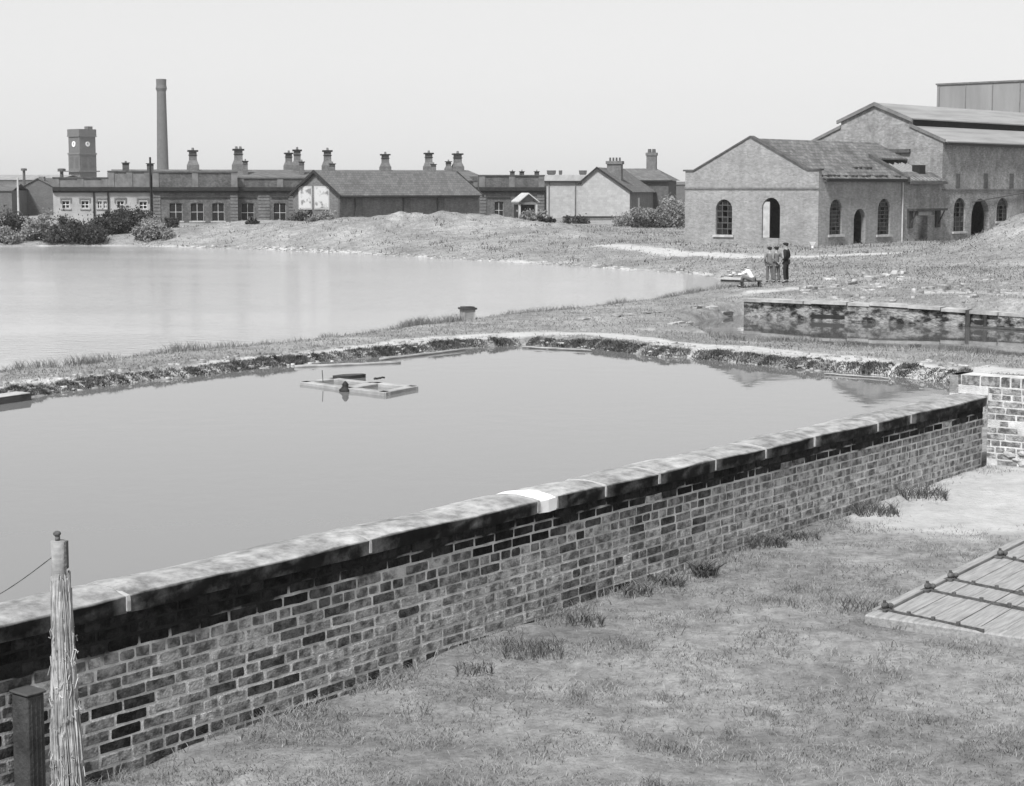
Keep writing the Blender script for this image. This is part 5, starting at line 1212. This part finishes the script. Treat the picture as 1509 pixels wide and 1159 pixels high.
# low dark boundary wall before the house
Q0 = PY(830, 322, 214); Q1 = PY(1003, 322, 214)
bw = empty('boundary_wall', (Q0[0], 214, 1.0), 0, 'low brick boundary wall in front of the whitewashed gable house', 'wall'); L_ = Q1[0]-Q0[0]; zt = Q0[2]-1.0+.1
bm = NB(); box(bm, 0, L_, 0, .3, -.3, zt); fin('brickwork', bm, 'mid_brick', bw)
bm = NB(); box(bm, -.05, L_+.05, -.06, .36, zt+.002, zt+.14); fin('coping', bm, 'cornice', bw)

# ------------------------------------------------------------------ far chimney, clock tower, sheds
Q = PY(240, 250, 600); fc = empty('factory_chimney', (Q[0], 600, 0), 0, 'tall slender round brick factory chimney on the skyline', 'chimney')
ht = PY(240, 117, 600)[2]; bm = NB(); r1 = 6.3/F*600; r0 = 9.3/F*600
tube(bm, [(0, 0, ht*t) for t in (0, .25, .5, .75, .93)], [r0+(r1-r0)*t for t in (0, .25, .5, .75, .93)], 28); fin('shaft', bm, 'tower_brick', fc, False)
bm = NB(); tube(bm, [(0, 0, ht*.9), (0, 0, ht*.925), (0, 0, ht*.95), (0, 0, ht)], [r1*1.05, r1*1.3, r1*1.15, r1*1.18], 28); fin('crown', bm, 'tower_brick', fc)
Q = PY(122, 260, 620); tw = Bld('clock_tower', 'square brick clock tower with pale dials on the left skyline', 'tower', (Q[0], 620, 0), math.radians(48))
k = 620/F; S = 21*k*1.0/ (abs(math.cos(math.radians(48)))+abs(math.sin(math.radians(48))))*1.0
zt = PY(122, 191, 620)[2]; z1 = PY(122, 202, 620)[2]; z2 = PY(122, 227, 620)[2]; z3 = PY(122, 252, 620)[2]; z4 = PY(122, 261, 620)[2]
bm = NB(); box(bm, -S*.96, S*.96, -S*.96, S*.96, 0, z2); box(bm, -S*.93, S*.93, -S*.93, S*.93, z2+.002, z1); box(bm, -S, S, -S, S, z1+.3, zt)
fin('shaft', bm, 'tower_brick', tw.r)
bm = NB(); box(bm, -S*1.04, S*1.04, -S*1.04, S*1.04, z1, z1+.3); box(bm, -S*1.02, S*1.02, -S*1.02, S*1.02, z2-.3, z2+.25); box(bm, -S*1.2, S*1.2, -S*1.2, S*1.2, z3-.4, z3); fin('cornice', bm, 'mid_brick', tw.r)
bm = NB(); box(bm, S*.1, S*.65, -S*.9, -S*.3, zt, zt+1.0); fin('parapet_block', bm, 'tower_brick', tw.r)
for face in (0, 1):
    r = 4.2*k; bm = NB(); zc2 = PY(122, 213, 620)[2]; c_ = (0, -S*.93) if face == 0 else (-S*.93, 0)
    ax = Vector((0, -1, 0)) if face == 0 else Vector((-1, 0, 0)); tube(bm, [Vector((c_[0], c_[1], zc2)), Vector((c_[0], c_[1], zc2))+ax*.2], r if face else r*.85, 24); d_ = fin('dial', bm, 'white', tw.r)
    bm = NB(); o_ = Vector((c_[0], c_[1], zc2))+ax*.24; tube(bm, [o_, o_+Vector((0, 0, r*.7))], .09, 5); sd = Vector((ax.y, ax.x, 0)); tube(bm, [o_+ax*.05, o_+ax*.05+sd*r*.4+Vector((0, 0, r*.1))], .09, 5); fin('hand', bm, 'black', d_)
    bm = NB()
    for s in (-.42, .42):
        if face == 0: box(bm, s*S-S*.26, s*S+S*.26, -S*.96-.05, -S*.96-.002, z3+1, z2-1.2)
        else: box(bm, -S*.96-.05, -S*.96-.002, s*S-S*.26, s*S+S*.26, z3+1, z2-1.2)
    fin('louvre_opening', bm, 'dark_brick', tw.r)

def shed(label, px0, px1, pye, pyr, Y, m='mid_brick', rz_=.0, dep=10, roofm='slate', apx=None, gable=False, group=None):
    Q = PY(px0, 310, Y); s = Bld('shed', label, 'shed', (Q[0], Y, .9), rz_, group); x1 = s.fx(px1); e = s.fz(px0, pye); r = s.fz((px0+px1)/2, pyr, 0 if gable else dep/2)
    bm = NB()
    if gable:
        xm = x1/2; panel(bm, ((0, 0, 0), (1, 0, 0), (0, 1, 0)), [(0, -.3), (x1, -.3), (x1, e), (xm, r), (0, e)], [], .3); box(bm, 0, .3, .302, dep, -.3, e); box(bm, x1-.3, x1, .302, dep, -.3, e); fin('wall', bm, m, s.r)
        bm = NB(); slab(bm, [(xm, -.2, r+.12), (xm, dep, r+.12), (x1+.2, dep, e+.05), (x1+.2, -.2, e+.05)], .12, (0, 0, -1)); slab(bm, [(xm-.001, -.2, r+.12), (xm-.001, dep, r+.12), (-.2, dep, e+.05), (-.2, -.2, e+.05)], .12, (0, 0, -1)); fin('roof', bm, roofm, s.r)
    else:
        box(bm, 0, x1, 0, dep, -.3, e); fin('wall', bm, m, s.r)
        bm = NB(); slab(bm, [(-.2, -.2, e+.02), (x1+.2, -.2, e+.02), (x1+.2, dep/2, r), (-.2, dep/2, r)], .12, (0, 0, -1)); slab(bm, [(-.2, dep+.2, e+.02), (x1+.2, dep+.2, e+.02), (x1+.2, dep/2+.001, r), (-.2, dep/2+.001, r)], .12, (0, 0, -1)); fin('roof', bm, roofm, s.r)
    return s
shed('long pale-roofed shed furthest away at the left edge', -200, 84, 265, 258, 420, 'tower_brick', 0, 30, 'tin')
s1 = shed('brick gabled shed immediately left of the office range', 34, 79, 276, 263.5, 260, 'tower_brick', .0, 14, 'slate', gable=True)
bm = NB(); xm = s1.fx(60); box(bm, xm-.4, xm+.4, .5, 1.3, s1.fz(60, 270), s1.fz(60, 260.5)); fin('chimney', bm, 'mid_brick', s1.r)
s2 = shed('low shed with shallow roof cut by the left edge of the picture', -60, 17, 281, 271, 250, 'tower_brick', .05, 10, 'slate')
bm = NB()
for px, pt, pb_ in ((33, 262, 276), (17, 276, 305), (27, 275, 305)): pass
bm.free()
for px, pt, lb_, c_ in ((36.5, 251, 'dark vent pipe with a cowl above the left sheds', .35), (92, 252, 'short vent pipe with a cowl left of the clock tower base', .3)):
    Q = PY(px, 300, 300 if px < 80 else 225); r = empty('vent_pipe', (Q[0], Q[1], .8), 0, lb_, 'pipe'); zt = PY(px, pt, Q[1])[2]-.8
    bm = NB(); tube(bm, [(0, 0, 0), (0, 0, zt)], .22, 10); fin('pipe', bm, 'dark_brick', r); bm = NB(); tube(bm, [(0, 0, zt-.1), (0, 0, zt+.25), (0, 0, zt+.3)], [.5, .5, .3], 10); fin('cowl', bm, 'dark_brick', r)
Q = PY(27.5, 320, 205); r = empty('telegraph_pole', (Q[0], 205, .8), 0, 'thin pale pole standing before the sheds at far left', 'pole'); bm = NB(); zt = PY(27.5, 262, 205)[2]-.8; tube(bm, [(0, 0, 0), (0, 0, zt)], .14, 8, .11); fin('pole', bm, 'frame', r); bm = NB(); box(bm, -.5, .5, -.05, .05, zt-.45, zt-.33); fin('crossarm', bm, 'wood_d', r)
shed('distant pale-roofed building seen above the whitewashed range', 798, 866, 264, 258.5, 330, 'render', 0, 14, 'tin')
for px, w_, lb_ in ((812.5, 13, 'wide dark chimney on the skyline just right of the office range'), (826, 5, 'thin vent on the skyline between two wide chimneys'), (859, 11, 'squat dark chimney on the skyline beside the gable house')):
    Q = PY(px, 258, 300); r = empty('skyline_chimney', (Q[0], 300, .9), 0, lb_, 'chimney'); w2 = w_*300/F/2; zt = PY(px, 251.5, 300)[2]-.9
    bm = NB(); frustum(bm, 0, 0, -.3, zt-.6, w2*.8, w2*.6, w2*.8, w2*.6); fin('stack', bm, 'mid_brick', r); bm = NB(); frustum(bm, 0, 0, zt-.6, zt, w2*.95, w2*.7, w2*1.05, w2*.8); fin('cap', bm, 'dark_brick', r)
shed('faint low roofs in the haze between the house and the pump house', 975, 1018, 272, 268, 400, 'tower_brick', 0, 14, 'slate')

# ------------------------------------------------------------------ bushes
B_ = [('dark leafy bush at the far left edge of the meadow', 18, 341, 60, 30, 158, 'leaf_dark', 4200), ('pale bush, second from the left edge', 62, 345, 48, 32, 156, 'leaf_light', 3800),
    ('broad dark mass of bush left of the office range wall', 112, 347, 74, 32, 155.5, 'leaf_dark', 5600), ('dark bush beneath the pale wing of the office range', 158, 342, 44, 30, 160, 'leaf_dark', 3600),
    ('tallest dark bush, against the office range downpipe', 196, 340, 50, 44, 161, 'leaf_dark', 5200), ('pale low bush right of the tallest dark bush', 226, 343, 52, 20, 156, 'leaf_light', 3600),
    ('pale bush between two dark bushes near the left edge', 8, 343, 34, 14, 154, 'leaf_light', 1800), ('small round dark bush under the first arched window', 254, 332, 22, 20, 175, 'leaf_dark', 1500),
    ('dark shrub at the foot of the poster gable', 448, 318, 40, 13, 168, 'leaf_dark', 2400), ('mid grey shrub right of the poster boards', 474, 318, 34, 12, 167, 'leaf_light', 1800),
    ('shrubby growth on the right flank of the mound', 786, 336, 44, 22, 150, 'leaf_light', 3000), ('dark undergrowth below the tiny porch', 800, 340, 34, 16, 147, 'leaf_dark', 1800),
    ('pale leafy bush by the dark side wall of the gable house', 940, 334, 52, 27, 176, 'leaf_light', 4200), ('tall pale bush against the left corner of the pump house', 985, 333, 56, 40, 172, 'leaf_light', 5600),
    ('dark underbrush beneath the pale bushes by the pump house', 957, 336, 62, 10, 171, 'leaf_dark', 2200), ('low bush along the boundary wall foot', 848, 330, 30, 14, 190, 'leaf_dark', 1500),
    ('grey shrub on the bank below the quoined corner', 372, 342, 16, 16, 158, 'leaf_dark', 900)]
for k, (lb_, px, py, w_, h_, Y_, m_, n_) in enumerate(B_): bush(lb_, px, py, w_, h_, Y_, m_, n_, seed=k)
q = wall.at(1158, 790, 'y', -.1)

# ------------------------------------------------------------------ white bucket-like bollard at the pump house corner
Q = G(1197, 366, 60, 160); r = empty('water_butt', Q, 0, 'small white tapered tub on a stand at the pump house corner', 'tub'); k = Q[1]/F
bm = NB(); frustum(bm, 0, 0, 4*k, 9*k, 2*k, 2*k, 4.5*k, 4*k); fin('tub', bm, 'white', r); bm = NB(); frustum(bm, 0, 0, 0, 4*k, 1.3*k, 1.3*k, 1.6*k, 1.6*k); fin('stand', bm, 'white', r)

# ------------------------------------------------------------------ people
def skin(name, pts, edges, m, parent, sub=2):
    me = bpy.data.meshes.new(name); me.from_pydata([p[:3] for p in pts], edges, []); o = link(name, me, m, parent)
    sm = o.modifiers.new('skin', 'SKIN'); sm.use_smooth_shade = True
    for v, p in zip(me.skin_vertices[0].data, pts):
        v.radius = (p[3], p[4] if len(p) > 4 else p[3])
    me.skin_vertices[0].data[0].use_root = True
    s = o.modifiers.new('sub', 'SUBSURF'); s.levels = sub; s.render_levels = sub
    dg = bpy.context.evaluated_depsgraph_get(); ev = o.evaluated_get(dg); me2 = bpy.data.meshes.new_from_object(ev); o.modifiers.clear(); o.data = me2
    for p in me2.polygons: p.use_smooth = True
    if not me2.materials: me2.materials.append(M[m])
    return o
def person(label, loc, rz, h=1.74, jacket='c_mid', trousers='c_trs', cap='c_dark', pose='stand', arms='behind', skirt=True):
    r = empty('person', loc, rz, label, 'person'); s = h/1.74
    def S(*p): return tuple(v*s for v in p)
    # joints; figure faces +y
    if pose == 'stand':
        pel = (0, 0, .93); che = (0, .015, 1.28); nek = (0, .01, 1.46); hd = (0, .03, 1.60); top = (0, .03, 1.67); hips = [(-.09, 0, .90), (.09, 0, .90)]
        knee = [(-.11, .03, .49), (.12, .01, .49)]; ank = [(-.12, -.01, .08), (.15, -.03, .08)]; toe = [(-.14, .13, .04), (.19, .11, .04)]
        sh = [(-.19, .0, 1.41), (.19, .0, 1.41)]
        if arms == 'behind': el = [(-.27, -.08, 1.15), (.27, -.08, 1.15)]; wr_ = [(-.07, -.17, .97), (.08, -.17, .99)]
        elif arms == 'pockets': el = [(-.29, -.06, 1.14), (.29, -.06, 1.14)]; wr_ = [(-.20, .07, .95), (.20, .07, .95)]
        else: el = [(-.27, -.02, 1.13), (.26, .0, 1.14)]; wr_ = [(-.26, .06, .90), (.16, .20, 1.10)]
    else:  # sitting low on the bank, bent forward over the knees
        pel = (0, -.12, .36); che = (0, .10, .66); nek = (0, .22, .80); hd = (0, .32, .88); top = (0, .36, .94); hips = [(-.10, -.10, .36), (.10, -.10, .36)]
        knee = [(-.17, .33, .47), (.15, .36, .42)]; ank = [(-.16, .42, .07), (.16, .56, .07)]; toe = [(-.17, .55, .03), (.17, .70, .03)]
        sh = [(-.18, .14, .74), (.18, .14, .74)]; el = [(-.22, .36, .60), (.22, .34, .58)]; wr_ = [(-.12, .56, .58), (.10, .56, .56)]
    pts = [S(*pel, .11, .09), S(*che, .12, .09), S(*nek, .055), S(*hd, .085, .095), S(*top, .07)]; ed = [(0, 1), (1, 2), (2, 3), (3, 4)]
    for i in (0, 1):
        b0 = len(pts); pts += [S(*hips[i], .08), S(*knee[i], .055), S(*ank[i], .04), S(*toe[i], .035)]; ed += [(0, b0), (b0, b0+1), (b0+1, b0+2), (b0+2, b0+3)]
        b0 = len(pts); e, w = Vector(el[i]), Vector(wr_[i]); d = (w-e).normalized(); palm = w+d*.07
        pts += [S(*sh[i], .055), S(*el[i], .04), S(*wr_[i], .027), S(*palm, .034, .018)]; ed += [(1, b0), (b0, b0+1), (b0+1, b0+2), (b0+2, b0+3)]
        pb_ = b0+3; side = d.cross(Vector((0, 1, .3))).normalized()
        for f_, (o_, ln) in enumerate(((-.03, .07), (-.01, .085), (.01, .08), (.03, .065))):
            q = palm+d*.035+side*o_; t = q+d*ln*.6+Vector((0, .015, -.02)); pts += [S(*q, .009), S(*t, .007)]; k = len(pts); ed += [(pb_, k-2), (k-2, k-1)]
        q = w+d*.03+side*(.035 if i == 0 else -.035); t = q+d*.04+side*(.02 if i == 0 else -.02); pts += [S(*q, .011), S(*t, .008)]; k = len(pts); ed += [(b0+2, k-2), (k-2, k-1)]
    body = skin('body', pts, ed, 'skin', r, 1)
    # clothes
    pj = [S(*pel, .15, .115), S(*che, .165, .12), S(nek[0], nek[1]-.01, nek[2]-.03, .08)]; ej = [(0, 1), (1, 2)]
    if pose == 'stand' and skirt: pj.append(S(0, 0, .80, .165, .125)); ej.append((0, 3))
    for i in (0, 1):
        b0 = len(pj); e, w = Vector(el[i]), Vector(wr_[i]); pj += [S(*sh[i], .082), S(*el[i], .058), S(*(w-(w-e).normalized()*.015), .042)]; ej += [(1, b0), (b0, b0+1), (b0+1, b0+2)]
    skin('jacket', pj, ej, jacket, r)
    pt = [S(pel[0], pel[1], pel[2]-.02, .135, .11)]; et = []
    for i in (0, 1):
        b0 = len(pt); a_ = Vector(ank[i]); pt += [S(*hips[i], .10), S(*knee[i], .078), S(a_.x, a_.y, a_.z+.03, .068)]; et += [(0, b0), (b0, b0+1), (b0+1, b0+2)]
    skin('trousers', pt, et, trousers, r)
    for i in (0, 1):
        a_, t_ = Vector(ank[i]), Vector(toe[i]); skin('shoe', [S(a_.x, a_.y-.05, .05, .045), S(a_.x, a_.y+.02, .05, .05), S(t_.x, t_.y+.02, .035, .04, .03)], [(0, 1), (1, 2)], 'c_dark', r, 1)
    bm = NB(); H = Vector(hd); f = Vector((0, 1, -.1 if pose == 'stand' else -.6)).normalized()
    ball(bm, tuple((H+f*.105)*s), .016*s, .8, 1.1, 1.5, 1); ball(bm, tuple((H+Vector((-.092, 0, 0)))*s), .024*s, .5, .8, 1.3, 1); ball(bm, tuple((H+Vector((.092, 0, 0)))*s), .024*s, .5, .8, 1.3, 1)
    fin('face', bm, 'skin', r, True)
    bm = NB(); ball(bm, tuple((H+Vector((0, -.02, .045)))*s), .105*s, .98, 1.08, .75, 2); bmesh.ops.bisect_plane(bm, geom=list(bm.verts)+list(bm.edges)+list(bm.faces), plane_co=tuple((H+Vector((0, .0, .0)))*s), plane_no=(0, .45, -1), clear_outer=True)
    fin('hair', bm, 'c_dark' if pose == 'stand' else 'c_mid2', r, True)
    if cap:
        bm = NB(); c_ = (H+Vector((0, 0, .085)))*s; ball(bm, tuple(c_), .125*s, 1, 1.1, .42, 2); slab(bm, [c_+Vector(v)*s for v in ((-.08, .07, -.012), (.08, .07, -.012), (.065, .17, -.03), (-.065, .17, -.03))], .01)
        fin('cap', bm, cap, r, True)
    return r
def foot(px, py): return G(px, py, 60, 130)
person('person in dark suit and flat cap standing at the right of the group', foot(1158, 417), 1.1, 1.84, 'c_dark', 'c_dark', 'c_dark', arms='pockets')
person('person in grey jacket standing in the middle, close to the dark suited one', foot(1144, 417), .5, 1.66, 'c_mid2', 'c_mid', 'c_dark', arms='behind')
person('person in tweed jacket and grey trousers standing at the left of the trio', foot(1134, 416.5), .25, 1.68, 'c_mid2', 'c_mid', 'c_dark', arms='pockets')
person('person in white shirt crouched low at the water corner', foot(1106, 424), 1.15, 1.70, 'c_white', 'c_trs', None, 'sit')
q = foot(1098, 423); bm = NB(); box(bm, -.45, .5, -.16, .16, .26, .31)
for sx_ in (-.38, .42):
    for sy_ in (-.12, .12): box(bm, sx_-.03, sx_+.03, sy_-.03, sy_+.03, -.03, .258)
bs = fin('bench', bm, 'wood_d'); bs.location = (foot(1107, 424)[0]-.05, foot(1107, 424)[1]-.05, foot(1107, 424)[2]); bs.rotation_euler = (0, 0, .2); tag(bs, 'low dark plank bench under the crouched angler', 'bench')
# landing stage stones behind the angler
q0, q1 = P(1062, 407, .3), P(1092, 408, .3); r = empty('landing_stage', (q0[0], q0[1], 0), math.atan2(q1[1]-q0[1], q1[0]-q0[0]), 'low dark timber-faced landing stage at the far water corner', 'landing stage')
ln = math.dist(q0, q1); bm = NB(); box(bm, 0, ln, 0, .7, -.4, .12); fin('face', bm, 'stone_d', r); bm = NB(); box(bm, -.1, ln+.1, -.1, .8, .122, .2); fin('deck', bm, 'stone', r)

# ------------------------------------------------------------------ light, sky, haze
SUN_EL, SUN_AZ = math.radians(50), math.radians(208)      # azimuth: clockwise from +Y
sd = Vector((math.sin(SUN_AZ)*math.cos(SUN_EL), math.cos(SUN_AZ)*math.cos(SUN_EL), math.sin(SUN_EL)))
sun = bpy.data.lights.new('sun', 'SUN'); so = bpy.data.objects.new('sun', sun); COL.objects.link(so)
sun.energy = 2.2; sun.angle = math.radians(9); so.rotation_euler = sd.to_track_quat('Z', 'Y').to_euler(); so.location = (-50, -20, 80)
wd = bpy.data.worlds.new('World'); sc.world = wd; wd.use_nodes = True; nt = wd.node_tree; bg = nt.nodes['Background']
sky = nt.nodes.new('ShaderNodeTexSky'); sky.sky_type = 'NISHITA'; sky.sun_disc = False; sky.sun_elevation = SUN_EL; sky.sun_rotation = SUN_AZ
sky.air_density = 1.0; sky.dust_density = 1.0; sky.ozone_density = 1.0
bw_ = nt.nodes.new('ShaderNodeRGBToBW'); nt.links.new(sky.outputs[0], bw_.inputs[0])
pw = nt.nodes.new('ShaderNodeMath'); pw.operation = 'POWER'; pw.inputs[1].default_value = .30; nt.links.new(bw_.outputs[0], pw.inputs[0])   # thin overcast evens the sky out
sc_ = nt.nodes.new('ShaderNodeMath'); sc_.operation = 'MULTIPLY'; sc_.inputs[1].default_value = 3.0; nt.links.new(pw.outputs[0], sc_.inputs[0])
nt.links.new(sc_.outputs[0], bg.inputs['Color']); bg.inputs['Strength'].default_value = .071
HAZE = True
if HAZE:
    bm = NB(); box(bm, -700, 700, -40, 1100, -3, 60); hz = fin('haze', bm, None); hz['kind'] = 'stuff'
    hm = bpy.data.materials.new('haze'); hm.use_nodes = True; hn = hm.node_tree; hn.nodes.remove(hn.nodes['Principled BSDF']); pv_ = hn.nodes.new('ShaderNodeVolumePrincipled')
    pv_.inputs['Color'].default_value = g3(.95); pv_.inputs['Density'].default_value = .00022; pv_.inputs['Anisotropy'].default_value = .3
    hn.links.new(pv_.outputs[0], hn.nodes['Material Output'].inputs['Volume']); hz.data.materials.append(hm)
SPLIT = dict(pane=.075, buttress=.1, quoin=.12, bargeboard=.05, post=.1, corner_post=.05, downpipe=.1, tie_plate=.1, lintel_band=.1, drip_mould=.1, parapet_pier=.1, cover_strip=.1, chimney_pot=.02,
    exposed_batten=.0, bare_rafter=.01, louvre_opening=.05, culvert_mouth=.1, fender_post=.1, pointing=.01, kerb_stones=.01, blocks=.01, wall_end=.1, gable_beam=.05)
REN = dict(kerb_stones='kerb_stone', blocks='block')
def split(o, tol):
    me = o.data; n = len(me.vertices); par = list(range(n))
    def f(i):
        while par[i] != i: par[i] = par[par[i]]; i = par[i]
        return i
    for e in me.edges:
        a, b_ = f(e.vertices[0]), f(e.vertices[1])
        if a != b_: par[a] = b_
    g = {}
    for i in range(n): g.setdefault(f(i), []).append(i)
    co = [v.co for v in me.vertices]; G_ = []
    for ids in g.values():
        bb = [min(co[i][k] for i in ids) for k in range(3)]+[max(co[i][k] for i in ids) for k in range(3)]; G_.append([set(ids), bb])
    ch = True
    while ch and len(G_) < 400:
        ch = False
        for i in range(len(G_)):
            for j in range(len(G_)-1, i, -1):
                A, B = G_[i][1], G_[j][1]
                if all(A[k]-tol <= B[k+3] and B[k]-tol <= A[k+3] for k in range(3)):
                    G_[i][0] |= G_[j][0]; G_[i][1] = [min(A[k], B[k]) for k in range(3)]+[max(A[k+3], B[k+3]) for k in range(3)]; del G_[j]; ch = True
    if len(G_) < 2: return
    name = REN.get(o.name.split('.')[0], o.name.split('.')[0])
    for ids, _ in G_:
        idx_ = sorted(ids); mp_ = {i: k for k, i in enumerate(idx_)}
        m2 = bpy.data.meshes.new(name); m2.from_pydata([co[i] for i in idx_], [], [[mp_[v] for v in p.vertices] for p in me.polygons if p.vertices[0] in ids])
        for mm_ in me.materials: m2.materials.append(mm_)
        c = bpy.data.objects.new(name, m2); COL.objects.link(c); c.parent = o.parent
    bpy.data.objects.remove(o)
for o in list(sc.objects):
    k = o.name.split('.')[0]
    if o.type == 'MESH' and k in SPLIT and o.parent and not o.children: split(o, SPLIT[k])
sc.view_settings.view_transform = 'Standard'; sc.view_settings.look = 'None'; sc.view_settings.exposure = 1.3; sc.view_settings.gamma = 1
sc.cycles.max_bounces = 6
